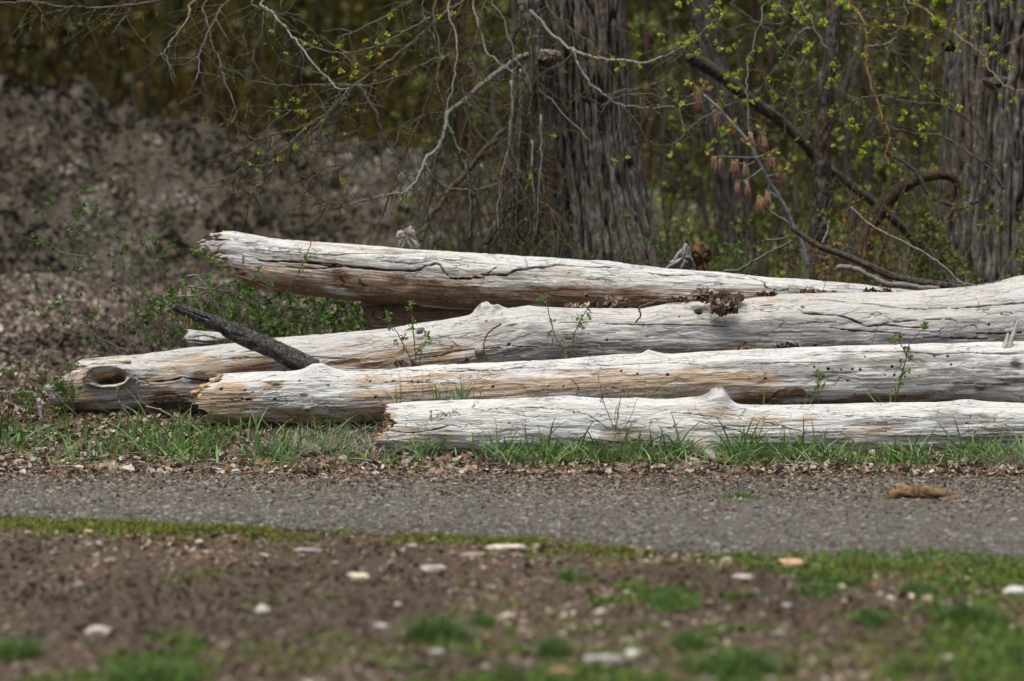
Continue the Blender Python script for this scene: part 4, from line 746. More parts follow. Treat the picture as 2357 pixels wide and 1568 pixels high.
leaf_pile('dark leaf heap in the joint of the second and largest log, right half', 1816, 798, 50, 16, 20.85, 60, [(.12, .08, .05), (.2, .14, .1), (.07, .045, .035)], (.014, .03)); leaf_pile('rusty leaf lying on the second log left of the dark leaf heap', 1712, 805, 40, 9, 20.8, 16, [(.14, .075, .05), (.3, .22, .17)], (.016, .03)); leaf_pile('brown leaves at the foot of the leftmost sapling on the logs', 935, 838, 56, 12, 20.85, 36, [(.14, .08, .05), (.3, .15, .07), (.09, .06, .045)], (.012, .026)); leaf_pile('folded brown leaf beside the curved twig', 1070, 831, 20, 12, 20.86, 8, [(.2, .13, .09), (.1, .07, .05)], (.022, .034)); leaf_pile('few brown leaves at the foot of the middle sapling', 1330, 822, 90, 6, 20.82, 26, [(.16, .10, .07), (.3, .25, .2)], (.01, .022), .02); leaf_pile('reddish leaves in the dark gap at the crack of the topmost log end', 1560, 688, 60, 6, 21.25, 22, [(.16, .09, .06), (.08, .05, .035)], (.012, .026), .02)

# ------------------------------------------------------------------ plants: stems traced as polylines, leaves in clusters
def cluster(mb, c, size, n, cols, r=rng, up=.3):
    """small bunch of pointed young leaves round a twig tip"""
    d = r.normal(0, 1, (n, 3)); d[:, 2] += up; d /= np.linalg.norm(d, axis=1)[:, None]; s = size*r.uniform(.6, 1.2, (n, 1))
    sd = np.cross(d, r.normal(0, 1, (n, 3))); sd /= np.linalg.norm(sd, axis=1)[:, None]+1e-9; nn = np.cross(d, sd)
    c = c+d*s*.15; V = np.stack([c, c+d*s*.5+sd*s*.30+nn*s*.08, c+d*s+nn*s*r.uniform(-.2, .2, (n, 1)), c+d*s*.5-sd*s*.30+nn*s*.08], 1).reshape(-1, 3)
    b = np.arange(n)[:, None]*4; F = np.concatenate([b+[0, 1, 2], b+[0, 2, 3]]); mb.add(V, F, np.repeat(pick(cols, n, .2, r), 4, 0))
def stem(mb, pts2, Y, w0, w1, col, zig=.0, n=None, seg=6, jit=0):
    """pts2 in picture px at depth Y (number or list); widths in px"""
    p = np.array(pts2, float); Ys = np.linspace(Y[0], Y[1], len(p)) if hasattr(Y, '__len__') else np.full(len(p), float(Y))
    w = P(p[:, 0], p[:, 1], Ys); n = n or len(p)*5; c = spline(w, n)
    if zig:
        t = np.arange(n)*.8; c += zig*np.stack([vn(t, t*0+p[0, 0], t*0, 3), vn(t, t*0+p[0, 1], t*0, 4), vn(t, t*0+p[0, 0], t*0+9, 5)], -1)
    r = np.linspace(w0, w1, n)*.5*np.mean(Ys)/FPX; V, F = tube_vf(c, r, seg, .12, abs(int(p[0, 0]))); mb.add(V, F, col); return c
def twigs(mb, c, n, L, r0, cols, buds=None, bcols=None, bsize=.02, down=.25, pb=.5, r=rng, sub=.5):
    """random side twigs off a centre line"""
    for k in range(n):
        i = r.integers(1, len(c)-1); T = c[i]-c[i-1]; T /= np.linalg.norm(T)+1e-9
        d = T*r.uniform(.1, .9)+r.normal(0, .6, 3)*[1, .6, 1]; d[2] -= down; d /= np.linalg.norm(d); l = L*r.uniform(.35, 1.2)
        p = [c[i]]; m = 5
        for q in range(m): d = d+r.normal(0, .22, 3); d[2] -= down*.12; d /= np.linalg.norm(d); p.append(p[-1]+d*l/m)
        s = spline(p, 12); V, F = tube_vf(s, np.linspace(r0, r0*.35, 12), 4); mb.add(V, F, pick(cols, 1, .3, r)[0])
        if buds is not None and r.random() < pb: cluster(buds, s[-1], bsize*r.uniform(.7, 1.3), 9, bcols, r)
        if r.random() < sub: twigs(mb, s, 2, l*.5, r0*.6, cols, buds, bcols, bsize, down, pb*.6, r, 0)
GREY = (.125, .118, .10); LGREY = (.25, .24, .215); DGREY = (.085, .075, .062); OLIVE = (.13, .10, .045); REDD = (.13, .06, .05); RUST = (.20, .115, .04)
TW = [(.11, .10, .08), (.075, .066, .045), (.06, .05, .028), (.10, .065, .02), (.07, .058, .02)]
BUD = [(.40, .50, .040), (.31, .42, .034), (.48, .56, .065), (.25, .35, .03)]; DIMB = [(.16, .24, .03), (.12, .18, .025)]
LEAFG = [(.10, .20, .035), (.075, .16, .03), (.13, .24, .045)]

M_bark1 = bark_mat('furrowed_bark', (.026, .022, .018), (.108, .098, .084), (.27, .25, .22), (28, 28, 5), (.12, .07, .042))
M_bark2 = bark_mat('far_bark', (.035, .031, .027), (.075, .067, .060), (.12, .11, .10), (12, 12, 6))
def trunk(name, parent, edges, Y, mat, seed, nt=260, furrow=.045, fl=0):
    """edges [(py, left px, right px)] bottom first; deep vertical furrows"""
    e = np.array(sorted(edges), float); py = np.linspace(e[0, 0], e[-1, 0], 420); l = np.interp(py, e[:, 0], e[:, 1]); r_ = np.interp(py, e[:, 0], e[:, 2])
    C = P((l+r_)/2, py, Y+0*py); R = (r_-l)/2*Y/FPX; th = np.arange(nt)/nt*2*np.pi; Z = C[:, 2][:, None]; T = th[None]
    cx, sx = np.cos(T)*R.mean(), np.sin(T)*R.mean()
    wx = .022*vn(Z*1.5, cx*4, sx*4, seed+3)
    f = vn(cx*21+wx*15, sx*21, Z*1.3, seed)*.6+vn(cx*46+wx*20, sx*46, Z*4.0, seed+1)*.4
    rd = np.abs(f); D = -furrow*np.exp(-(rd/.10)**2)+.5*furrow*rd+.02*fbm(cx*50, sx*50, Z*16, 3, seed+2)+.07*vn(cx*2.5, sx*2.5, Z*.9, seed+7)*fl*2
    rr = R[:, None]*(1+0*T)+D
    V = np.stack([C[:, 0][:, None]+np.cos(T)*rr, C[:, 1][:, None]+np.sin(T)*rr, Z+0*rr], -1); m = len(py)
    i = np.arange(m-1)[:, None]*nt; j = np.arange(nt)[None]; q = (j+1) % nt; F = np.stack([i+j, i+q, i+nt+q, i+nt+j], -1).reshape(-1, 4)
    return mesh(name, V.reshape(-1, 3), [F, np.arange(nt)[None][:, ::-1]], mat, parent, attrs={'fur': np.exp(-(rd/.12)**2).ravel()*.95}), C

# the big middle tree
ct = thing('old_tree', 'thick furrowed grey tree trunk in the middle behind the logs, with hanging bare branches', 'tree')
trunk('trunk', ct, [(-1100, 1235, 1400), (-300, 1232, 1420), (0, 1228, 1430), (134, 1240, 1440), (300, 1246, 1455), (430, 1256, 1478), (535, 1262, 1502), (620, 1248, 1530), (760, 1215, 1570)], 25.0, M_bark1, 5, fl=.4)
rough_limb('dead_limb', ct, [P(*p, 24.45) for p in R2([(1330, 250), (1350, 400), (1320, 560), (1260, 760), (1230, 950), (1240, 1150), (1210, 1250), (1150, 1370), (1080, 1500), (1000, 1640)])], [.07, .06, .05, .055, .05, .045, .035, .032], M_bark1, 70, seg=28, rid=.18)
rough_limb('dead_limb', ct, [P(*p, 24.5) for p in R2([(1240, 1150), (1225, 1260), (1205, 1400), (1200, 1650)])], [.035, .032, .03, .03], M_bark1, 71, seg=20, n=80, rid=.18)
rough_limb('bark_strip', ct, [P(*p, 24.5) for p in R2([(1480, 880), (1460, 960), (1430, 1080), (1400, 1220), (1380, 1300)])], [.006, .013, .016, .013, .006], M_bark1, 72, seg=16, n=60)
rough_limb('bark_strip', ct, [P(*p, 24.7) for p in R2([(1260, -200), (1300, 0), (1310, 120), (1350, 260), (1380, 420), (1400, 640)])], [.09, .10, .10, .085, .06, .03], M_bark1, 76, seg=30, n=120, rid=.2)
o = chunk('knot', None, None, R2([(1350, 400), (1370, 340), (1440, 330), (1500, 350), (1520, 400), (1460, 420), (1400, 415)]), 24.35, .12, [(.24, .21, .175), (.12, .10, .08)], 9); o.parent = ct
BR2 = [([(1330, 360), (1230, 390), (1150, 440), (1050, 510), (920, 620), (850, 680), (770, 740), (735, 790), (720, 880), (690, 980), (640, 1030), (600, 1060), (580, 1110), (550, 1180), (500, 1250), (440, 1300), (350, 1310), (250, 1330), (100, 1370), (0, 1385)], (25.2, 23.8), 44, 6, LGREY), ([(735, 810), (790, 930), (830, 1040), (870, 1160), (890, 1280), (895, 1450), (890, 1600)], 24.5, 15, 8, LGREY), ([(590, 1100), (640, 1180), (720, 1250), (820, 1275), (940, 1275), (1100, 1230), (1200, 1190)], 24.3, 14, 5, LGREY),
       ([(1300, 770), (1250, 800), (1100, 900), (1000, 1000), (850, 1180), (760, 1270), (690, 1380), (620, 1480), (560, 1620)], (25.6, 24.5), 38, 34, (.10, .08, .06)), ([(860, 0), (800, 120), (740, 280), (680, 430), (600, 700), (520, 880), (460, 1030), (400, 1180), (350, 1300)], 25.5, 24, 10, OLIVE), ([(660, 0), (655, 180), (680, 300), (690, 420), (665, 540), (700, 650), (720, 740)], 24.2, 10, 7, GREY), ([(755, 0), (760, 130), (800, 270), (800, 400), (780, 560), (740, 700), (725, 790)], 24.1, 10, 8, LGREY),
       ([(915, 0), (950, 160), (990, 330), (1060, 400), (1150, 460), (1300, 560), (1400, 640), (1500, 740), (1620, 860), (1700, 950)], 24.3, 17, 6, LGREY), ([(1040, 0), (1100, 90), (1140, 230), (1180, 320), (1220, 420), (1290, 520)], 24.2, 17, 6, GREY), ([(1240, 0), (1310, 80), (1400, 190), (1500, 280), (1600, 340), (1700, 375), (1830, 400), (2000, 420), (2150, 400), (2280, 340), (2357, 300), (2420, 240)], 24.0, 30, 10, LGREY),
       ([(1590, 345), (1620, 430), (1700, 560), (1800, 640), (1870, 690), (1960, 715), (2100, 725), (2250, 715), (2357, 700), (2450, 690)], 23.9, 20, 7, LGREY), ([(1820, 640), (1900, 610), (2050, 590), (2150, 555), (2210, 530)], 23.9, 9, 6, GREY), ([(1770, 725), (1850, 670), (1950, 640), (2040, 650), (2110, 700), (2110, 745), (2060, 740)], 23.8, 8, 5, GREY),
       ([(850, 0), (760, 60), (640, 160), (520, 270), (420, 350), (300, 440), (160, 540), (80, 620), (0, 690)], 24.6, 24, 12, GREY), ([(760, 370), (640, 400), (500, 470), (300, 555), (150, 575), (0, 580)], 24.0, 12, 7, GREY), ([(500, 0), (420, 50), (300, 120), (120, 210), (0, 250)], 24.4, 13, 8, GREY), ([(620, 120), (550, 160), (400, 240), (250, 320), (120, 350), (0, 355)], 23.9, 14, 7, GREY), ([(150, 560), (190, 650), (260, 770), (310, 900), (380, 1030), (450, 1150), (500, 1230), (560, 1330)], 25, 22, 14, GREY),
       ([(700, 1000), (660, 1060), (640, 1200), (610, 1380), (570, 1620)], 24.6, 26, 22, GREY), ([(730, 770), (680, 760), (540, 790), (420, 860), (300, 940), (130, 1050), (0, 1160)], 24.1, 12, 6, DGREY), ([(1370, 480), (1345, 650), (1350, 900), (1390, 1060), (1380, 1160)], 25.2, 16, 10, GREY), ([(1980, 790), (2040, 900), (2120, 1020), (2180, 1150), (2250, 1270)], 25, 10, 6, DGREY), ([(1380, 1160), (1400, 1300), (1470, 1500), (1560, 1700)], 23, 12, 10, REDD), ([(1000, 0), (960, 120), (920, 280), (880, 400), (900, 450), (1000, 520), (1100, 640)], 24.6, 13, 8, GREY), ([(1240, 40), (1200, 200), (1150, 380), (1080, 480)], 25.6, 40, 26, (.07, .055, .045)),
       ([(580, 0), (590, 120), (620, 200), (660, 270)], 24.5, 9, 5, GREY), ([(880, 0), (885, 300), (880, 600), (890, 900), (885, 1150)], 24.7, 11, 9, REDD), ([(1260, 1220), (1320, 1280), (1400, 1320), (1520, 1430)], 25, 18, 8, GREY), ([(1280, 0), (1290, 200), (1295, 260)], 24.4, 7, 4, GREY), ([(1400, 0), (1500, 140), (1620, 230), (1720, 300), (1790, 400)], 24.4, 9, 5, GREY), ([(830, 540), (850, 650), (850, 700), (880, 780)], 24, 8, 5, GREY), ([(1160, 540), (1190, 640), (1200, 740), (1240, 790)], 24.2, 7, 4, GREY)]
BR1 = [([(1180, -30), (1080, 0), (930, 30), (800, 45), (650, 55), (500, 50), (350, 35), (200, 15), (0, 20), (-150, 30)], 23.6, 18, 9, GREY), ([(640, 60), (600, 130), (595, 170), (620, 200)], 23.6, 10, 5, GREY), ([(880, 45), (850, 100), (810, 150), (780, 200), (760, 235)], 23.6, 14, 7, GREY), ([(500, 40), (350, 85), (200, 115)], 23.6, 9, 4, GREY), ([(1310, 0), (1280, 90), (1230, 170), (1180, 240), (1140, 290), (1110, 340), (1060, 375)], 23.7, 15, 6, (.22, .18, .13)), ([(1530, 10), (1470, 100), (1410, 190), (1370, 290), (1340, 380), (1340, 460), (1320, 540)], 23.8, 13, 7, GREY),
       ([(1770, 0), (1800, 60), (1850, 110), (1930, 200), (2010, 290), (2090, 400), (2180, 500), (2260, 580), (2357, 600)], 23.4, 17, 9, LGREY), ([(1840, 90), (1900, 95), (2020, 95)], 23.4, 8, 5, GREY), ([(1700, 0), (1790, 70), (1860, 120), (1950, 230), (2060, 290), (2200, 340), (2357, 355)], 23.9, 14, 9, GREY), ([(2357, 570), (2200, 570), (2000, 575), (1850, 570), (1700, 545), (1600, 490), (1540, 430)], 24.5, 14, 6, GREY), ([(1390, 0), (1400, 150), (1420, 280), (1480, 420), (1520, 560), (1590, 730), (1560, 830)], 24.3, 11, 6, (.2, .18, .15)),
       ([(2357, 600), (2280, 680), (2200, 760), (2100, 830), (2000, 920), (1950, 970), (1880, 1050), (1850, 1080), (1760, 1115), (1680, 1105)], 23.6, 18, 5, GREY), ([(2357, 640), (2290, 690), (2150, 830), (1990, 985), (1900, 1050)], 23.7, 14, 7, GREY), ([(1840, 920), (1830, 1000), (1840, 1070), (1830, 1150), (1800, 1210), (1710, 1270), (1690, 1320)], 23.8, 12, 9, (.25, .20, .12)), ([(2100, 820), (1950, 880), (1800, 920), (1700, 930), (1660, 850), (1670, 700)], 23.9, 14, 8, OLIVE), ([(2357, 690), (2200, 720), (2000, 740), (1800, 745)], 24, 9, 5, GREY), ([(1700, 900), (1600, 850), (1450, 740), (1370, 640), (1360, 500)], 24.6, 11, 5, OLIVE),
       ([(1760, 1000), (1700, 1050), (1620, 1140), (1550, 1190), (1470, 1200)], 24, 10, 7, GREY), ([(1780, 80), (1770, 200), (1720, 320), (1680, 440)], 23.6, 9, 4, GREY), ([(2357, 1100), (2200, 1170), (2020, 1190)], 24.2, 11, 6, GREY), ([(2357, 1385), (2200, 1360), (2080, 1290), (1950, 1190)], 23.7, 9, 5, REDD), ([(1620, 1140), (1600, 1190), (1640, 1270), (1700, 1320), (1760, 1370)], 24.2, 8, 4, OLIVE), ([(2357, 1020), (2250, 1030), (2150, 960), (2160, 850), (2220, 780)], 24.1, 9, 6, GREY)]
for k in range(16):                                   # dead shoots hanging round the left side of the trunk
    xa, ya = random.uniform(1150, 1390), random.uniform(300, 1000); xe = xa+random.uniform(-150, 60)
    BR2.append(([(xa, ya), (xa*.7+xe*.3+random.uniform(-25, 25), ya+(1560-ya)*.35), (xa*.3+xe*.7+random.uniform(-25, 25), ya+(1560-ya)*.7), (xe, 1600)], random.uniform(24, 24.5), random.uniform(8, 18), random.uniform(5, 9), random.choice([GREY, LGREY, DGREY, (.2, .19, .175)])))
tw = MB(); bd = MB()
trX, trY = P(1330, 0, 26)[:2][0], 24.9
for L, reg in ((BR2, R2), (BR1, R1)):
    for pts, Y, w0, w1, col in L:
        q = reg(pts); yy = Y
        if pts[0][1] <= 10 and pts[0][1] >= 0 and not (reg is R1 and pts[0][0] < 1200):       # comes from the trunk above the frame
            q = [(1330, -260-random.uniform(0, 250)), ((1330+q[0][0])/2, -200-random.uniform(0, 60)), (q[0][0]*.85+1330*.15, -70)]+q
            Y0 = Y[0] if hasattr(Y, '__len__') else Y; yy = (24.9, Y0-.1)
        m1 = MB(); c = stem(m1, q, yy, w0*.3418*1.0, w1*.3418, np.array(col), .012, seg=7); m1.build('branch', M_twig, ct)
        n0 = len(c)-len(pts)*5; c2 = c[max(0, n0):]
        Ln = np.linalg.norm(np.diff(c2, axis=0), axis=1).sum()
        twigs(tw, c2, int(6+Ln*9), .45, .0052, TW, bd, DIMB, .016, .28, .22)
B1 = R1([(1833, 215), (2050, 235), (2120, 285), (2050, 305), (1925, 355), (2270, 310), (2250, 400), (2190, 470), (2300, 480), (2180, 530), (2058, 640), (1852, 690), (1870, 720), (1970, 670), (2000, 685), (1930, 712), (1870, 775), (2010, 750), (2045, 758), (2068, 780), (2168, 812), (2052, 865), (2185, 890), (1932, 970), (1990, 1000), (2088, 932), (2325, 905), (1757, 1027), (1878, 1072), (1675, 1105), (1735, 1145), (2305, 1217)])
B2 = R2([(5, 310), (28, 305), (355, 105), (188, 280), (265, 280), (338, 230), (343, 278), (305, 330), (210, 390), (225, 365), (120, 443), (123, 490), (25, 480), (93, 520), (388, 495), (285, 370), (250, 545), (140, 745), (35, 1217), (690, 115), (785, 95), (710, 385), (2300, 30), (2018, 245), (2180, 235), (2198, 280), (2298, 290), (2340, 295), (1760, 390), (1855, 390), (2027, 370), (1915, 430), (1885, 472), (2040, 455), (2240, 600), (2210, 650), (2320, 695), (2330, 880), (2305, 980), (1862, 1075), (1957, 1062), (1455, 920), (1297, 1190)])
def bud_at(mb, tmb, p, Y, size=.024, cols=BUD, n=16):
    c = P(p[0], p[1], Y); cluster(mb, c, size, n, cols)
    d = np.array([rng.normal(0, .07), .03, rng.uniform(.03, .10)]); V, F = tube_vf(spline([c, c+d*.5+rng.normal(0, .006, 3), c+d], 6), np.full(6, .0025), 4); tmb.add(V, F, (.13, .09, .06))
for p in B1+B2: bud_at(bd, tw, p, 23.5+rng.uniform(-.15, .2), rng.uniform(.017, .030))
for p in R1([(545, 160), (740, 155), (715, 160), (960, 270), (1045, 370), (1240, 215), (1370, 90), (1350, 300), (1390, 490), (1290, 470), (1150, 440), (1460, 380), (700, 170), (1200, 180), (1350, 800), (1380, 810), (1490, 840), (500, 190), (250, 20), (1060, 100)]): bud_at(bd, tw, p, 24.5, .02, DIMB)
tw.build('twigs', M_twig, ct); bd.build('leaf_buds', M_leaf, ct); settle(ct, P(1380, 700, 26)*[1, 1, 0]+[0, 0, .3])

# right tree with budding branches
rt = thing('old_tree', 'broad ridged brown tree trunk cut off by the right edge of the picture', 'tree')
trunk('trunk', rt, [(-1100, 2200, 2450), (-200, 2192, 2470), (0, 2190, 2480), (140, 2180, 2490), (273, 2167, 2500), (410, 2156, 2510), (535, 2140, 2520), (700, 2120, 2550), (780, 2100, 2580)], 26.0, M_bark1, 15, fl=.4)
o = chunk('burl', None, None, R3([(1790, 290), (1850, 260), (1900, 300), (1880, 350), (1810, 340)]), 25.3, .14, [(.03, .025, .02)]*2, 9); o.parent = rt
rough_limb('burl', rt, [P(*p, 25.15) for p in R3([(2080, 540), (2140, 560), (2200, 550), (2240, 530)])], [.02, .05, .05, .02], M_dark, 73, n=40)
BR3 = [([(1180, 0), (1230, 70), (1270, 130), (1300, 220), (1295, 350), (1300, 480), (1330, 570), (1370, 700), (1400, 790), (1440, 860), (1445, 960), (1430, 1050), (1455, 1110)], 24, 22, 7, RUST), ([(1345, 640), (1230, 660), (1120, 610), (1060, 590)], 23.9, 10, 6, GREY), ([(1345, 640), (1450, 650), (1600, 690), (1790, 710), (1900, 740)], 23.9, 11, 6, GREY), ([(1440, 855), (1520, 880), (1680, 900), (1800, 920), (1900, 970), (2000, 1040), (2120, 1130), (2220, 1270)], 24.1, 12, 14, GREY), ([(1435, 860), (1400, 920), (1330, 950)], 23.9, 8, 5, GREY), ([(1360, 780), (1300, 830), (1220, 835)], 23.9, 8, 5, GREY),
       ([(1570, 0), (1680, 50), (1760, 120), (1850, 200), (1960, 280), (2080, 370), (2120, 450), (2200, 560), (2280, 600), (2400, 615)], 24, 15, 8, (.22, .16, .09)), ([(1310, 225), (1370, 185), (1500, 180), (1700, 210), (1780, 270), (1800, 340), (1740, 400)], 24, 12, 6, RUST), ([(1230, 660), (1160, 720), (1100, 770)], 23.9, 8, 5, GREY), ([(640, 0), (590, 110), (540, 280), (500, 430), (490, 560), (490, 700), (510, 870), (545, 1000)], 24.1, 12, 9, GREY), ([(950, 280), (880, 380), (830, 480), (780, 600), (740, 700), (740, 800), (745, 900), (700, 950)], 24, 16, 7, GREY),
       ([(880, 0), (920, 130), (980, 250), (1040, 340)], 24.2, 11, 8, GREY), ([(930, 190), (850, 210), (780, 310)], 24, 12, 7, LGREY), ([(780, 310), (720, 400), (650, 500), (560, 620)], 24, 8, 6, GREY), ([(740, 160), (600, 155), (480, 160), (360, 200), (250, 130)], 23.9, 9, 5, GREY), ([(950, 740), (850, 760), (830, 680), (800, 580), (740, 560), (650, 520), (560, 470), (430, 480)], 23.9, 9, 5, OLIVE), ([(500, 670), (420, 690), (300, 740), (200, 790), (100, 880), (0, 970)], 24, 12, 16, GREY), ([(1360, 220), (1450, 320), (1560, 430), (1650, 550), (1750, 640), (1900, 740), (2000, 830), (2080, 940), (2120, 1080), (2200, 1260)], 24.6, 15, 15, DGREY),
       ([(1460, 1040), (1600, 1130), (1650, 1200), (1720, 1310), (1820, 1370), (1950, 1380), (2050, 1350)], 24.8, 20, 30, DGREY), ([(400, 0), (440, 60), (560, 150), (640, 200), (720, 330), (830, 400), (900, 360)], 24.3, 10, 6, DGREY), ([(720, 0), (800, 100), (900, 180)], 24.3, 9, 7, GREY), ([(300, 0), (330, 90), (200, 200), (100, 300), (0, 350)], 24, 10, 7, GREY), ([(2357, 240), (2260, 300), (2200, 330), (2160, 380), (2110, 400)], 23.8, 9, 6, GREY), ([(1850, 200), (1840, 280), (1800, 350)], 23.9, 7, 4, GREY), ([(1960, 130), (1880, 160), (1850, 200)], 23.9, 9, 6, RUST), ([(2100, 0), (2040, 60), (1980, 110), (1960, 135)], 23.9, 8, 8, GREY), ([(1120, 160), (1200, 165), (1290, 175)], 23.9, 9, 8, RUST), ([(1260, 90), (1340, 120), (1420, 135)], 23.9, 8, 5, GREY), ([(1310, 310), (1400, 305), (1470, 280), (1500, 240)], 23.9, 11, 5, LGREY),
       ([(1560, 0), (1570, 80), (1550, 160), (1450, 260)], 24.3, 8, 5, GREY), ([(800, 590), (860, 680), (890, 740), (950, 920)], 24.4, 9, 6, DGREY), ([(0, 640), (80, 650), (180, 690), (240, 640)], 24.1, 8, 5, GREY)]
tw = MB(); bd = MB()
for pts, Y, w0, w1, col in BR3:
    q = R3(pts); yy = Y
    if 0 <= pts[0][1] <= 10: q = [(2310, -250-random.uniform(0, 300)), ((2310+q[0][0])/2, -190-random.uniform(0, 60)), (q[0][0]*.8+2310*.2, -70)]+q; yy = (25.8, Y)
    m1 = MB(); c = stem(m1, q, yy, w0*.3418, w1*.3418, np.array(col), .014, seg=7); m1.build('branch', M_twig, rt)
    c2 = c[max(0, len(c)-len(pts)*5):]; Ln = np.linalg.norm(np.diff(c2, axis=0), axis=1).sum()
    twigs(tw, c2, int(4+Ln*6), .34, .0040, TW, bd, BUD, .018, .12, .3)
for p in R3([(35, 30), (300, 15), (105, 5), (155, 78), (225, 112), (272, 75), (330, 85), (245, 180), (285, 172), (130, 230), (30, 295), (115, 270), (160, 268), (85, 290), (115, 325), (160, 352), (100, 380), (305, 335), (370, 340), (280, 285), (410, 312), (575, 335), (640, 250), (640, 300), (712, 290), (650, 110), (680, 48), (840, 25), (815, 60), (820, 95), (870, 135), (912, 115), (1005, 155), (892, 345), (910, 305), (508, 400), (445, 475), (415, 505), (355, 515), (635, 535), (1110, 20), (1160, 50), (1230, 75), (1465, 105), (1362, 150), (1425, 180), (1275, 375), (1070, 435), (1105, 520), (1055, 540), (1030, 585), (1630, 10), (1755, 15), (1850, 15), (1710, 240), (1845, 300), (1910, 298), (1725, 410), (1960, 232), (1760, 140), (1810, 160), (2050, 65), (2030, 145), (2110, 200), (2110, 315), (2250, 10), (2330, 80), (2215, 38), (2170, 260), (2150, 365), (2090, 430), (2215, 420), (2270, 465), (660, 620), (680, 665), (565, 672), (522, 688), (480, 688), (1555, 635), (1675, 590), (1870, 650), (1820, 690), (1915, 725), (1550, 760), (1530, 800), (1195, 810), (1180, 850), (1225, 865), (1060, 760), (1300, 975), (1355, 962), (1265, 1030), (1375, 1120), (1480, 1120), (1520, 1150), (1665, 855), (1715, 840), (1680, 915), (1630, 970), (270, 952), (232, 985), (325, 880), (330, 910), (390, 1025), (65, 875), (45, 695), (320, 625), (385, 585), (430, 600), (35, 985), (2290, 675), (2195, 650)]):
    bud_at(bd, tw, p, 23.85+rng.uniform(-.15, .15), rng.uniform(.022, .038), BUD, 24)
tw.build('twigs', M_twig, rt); bd.build('leaf_buds', M_leaf, rt); settle(rt, P(2330, 700, 27)*[1, 1, 0]+[0, 0, .4])

# thin tree, maple sapling, leaning limbs
M_bark3 = bark_mat('young_bark', (.025, .020, .017), (.085, .070, .058), (.18, .16, .145), (30, 30, 9), (.12, .045, .02))
tt = thing('young_tree', 'slender scarred tree trunk standing between the two big trunks', 'tree')
rough_limb('trunk', tt, [P(*p, 24.6) for p in R3([(1120, -1400), (1100, -600), (1090, -200), (1085, 0), (1070, 200), (1060, 400), (1020, 560), (1030, 750), (1000, 920), (1000, 1100), (995, 1250), (990, 1400), (970, 1566), (975, 1700), (980, 1900), (985, 2100)])], [.05, .052, .055, .058, .062, .058, .062, .06, .062, .06, .058, .06, .07, .07, .075, .08], M_bark3, 80, seg=36, n=420, rid=.22, lng=4)
mb = MB(); tb = MB()
for pts, w0, w1 in [([(950, 920), (880, 830), (820, 740), (780, 650)], 12, 8), ([(1010, 1500), (950, 1400), (900, 1330), (860, 1280)], 14, 7), ([(1000, 1300), (1060, 1250), (1100, 1180)], 10, 5), ([(960, 1560), (1040, 1540), (1045, 1480)], 12, 5), ([(1020, 570), (1100, 550), (1170, 540)], 11, 7)]:
    m1 = MB(); c = stem(m1, R3(pts), 24.5, w0*.34, w1*.34, DGREY, .01); m1.build('branch', M_twig, tt); twigs(mb, c, 8, .25, .003, TW, tb, LEAFG, .02, .1, .3)
for k in range(120):                                   # fine dead shoots low on the stem
    p = P(rng.normal(1893, 34), rng.normal(612, 30), 24.4+rng.uniform(-.3, .1)); d = rng.normal(0, 1, 3)*[1, .4, .7]; d = d/np.linalg.norm(d)*rng.uniform(.08, .3); V, F = tube_vf(spline([p, p+d*.5+rng.normal(0, .015, 3), p+d], 6), np.linspace(.0028, .001, 6), 4); mb.add(V, F, pick([(.24, .21, .18), (.16, .12, .10)], 1)[0])
mb.build('twigs', M_twig, tt); tb.build('leaf_buds', M_leaf, tt); settle(tt, P(1890, 720, 24.6))

def drop_catkin(mb, c, L=.10, n=30):
    for k in range(n):
        p = c+rng.normal(0, .008, 3); q = p+np.array([rng.normal(0, .014), rng.normal(0, .012), -L*rng.uniform(.6, 1.1)]); V, F = tube_vf(spline([p, (p+q)/2+rng.normal(0, .004, 3), q], 4), np.array([.0016, .0016, .0020, .0028]), 3)
        mb.add(V, F, pick([(.46, .28, .19), (.54, .38, .24), (.42, .21, .15)], 1, .2)[0])
    cluster(mb, c+[0, 0, .01], .03, 6, [(.34, .32, .10), (.30, .20, .06)])
ms = thing('maple_sapling', 'smooth grey maple shoot with drooping pink brown catkins, leaning up to the left', 'sapling')
mb = MB(); c = stem(mb, R3([(200, 640), (290, 720), (400, 840), (500, 960), (560, 1060), (620, 1180), (700, 1320), (760, 1420), (790, 1500), (860, 1640), (900, 1800)]), (23.6, 23.9), 7, 11, (.235, .235, .25), .004); mb.build('stem', M_twig, ms)
tw = MB(); lf = MB()
for pts in [[(560, 1060), (470, 1060), (400, 1055), (280, 1055)], [(560, 1080), (520, 1000), (520, 900)], [(600, 1130), (520, 1190), (460, 1220)], [(545, 1090), (500, 1105), (440, 1100)], [(700, 1330), (640, 1280), (640, 1240)], [(620, 1190), (700, 1170), (740, 1150)], [(780, 1500), (680, 1440), (600, 1370)], [(260, 690), (180, 610), (140, 590)], [(560, 1060), (620, 1040), (680, 1050)]]:
    stem(tw, R3(pts), 23.7, 3, 1.5, (.26, .26, .28), .004)
for p in R3([(265, 1060), (313, 1070), (400, 1090), (420, 1090), (478, 1110), (595, 900), (605, 920), (520, 905), (285, 760), (150, 630), (170, 640), (630, 1060), (670, 1060), (655, 1050), (425, 1225), (490, 1215), (575, 1340), (590, 1335), (630, 1290), (735, 1150)]): ck = MB(); drop_catkin(ck, P(p[0], p[1], 23.7), rng.uniform(.08, .14)); ck.build('catkin', M_litter, ms)
OR = [(.38, .23, .05), (.40, .33, .08), (.34, .17, .05)]
for p in R3([(110, 550), (190, 570), (150, 610), (215, 610), (320, 690), (330, 740), (400, 860), (390, 830), (590, 870), (480, 960), (235, 1025), (680, 1030), (620, 1050), (730, 1150)]): cluster(lf, P(p[0], p[1], 23.65), .055, 9, OR+[(.22, .30, .05)])
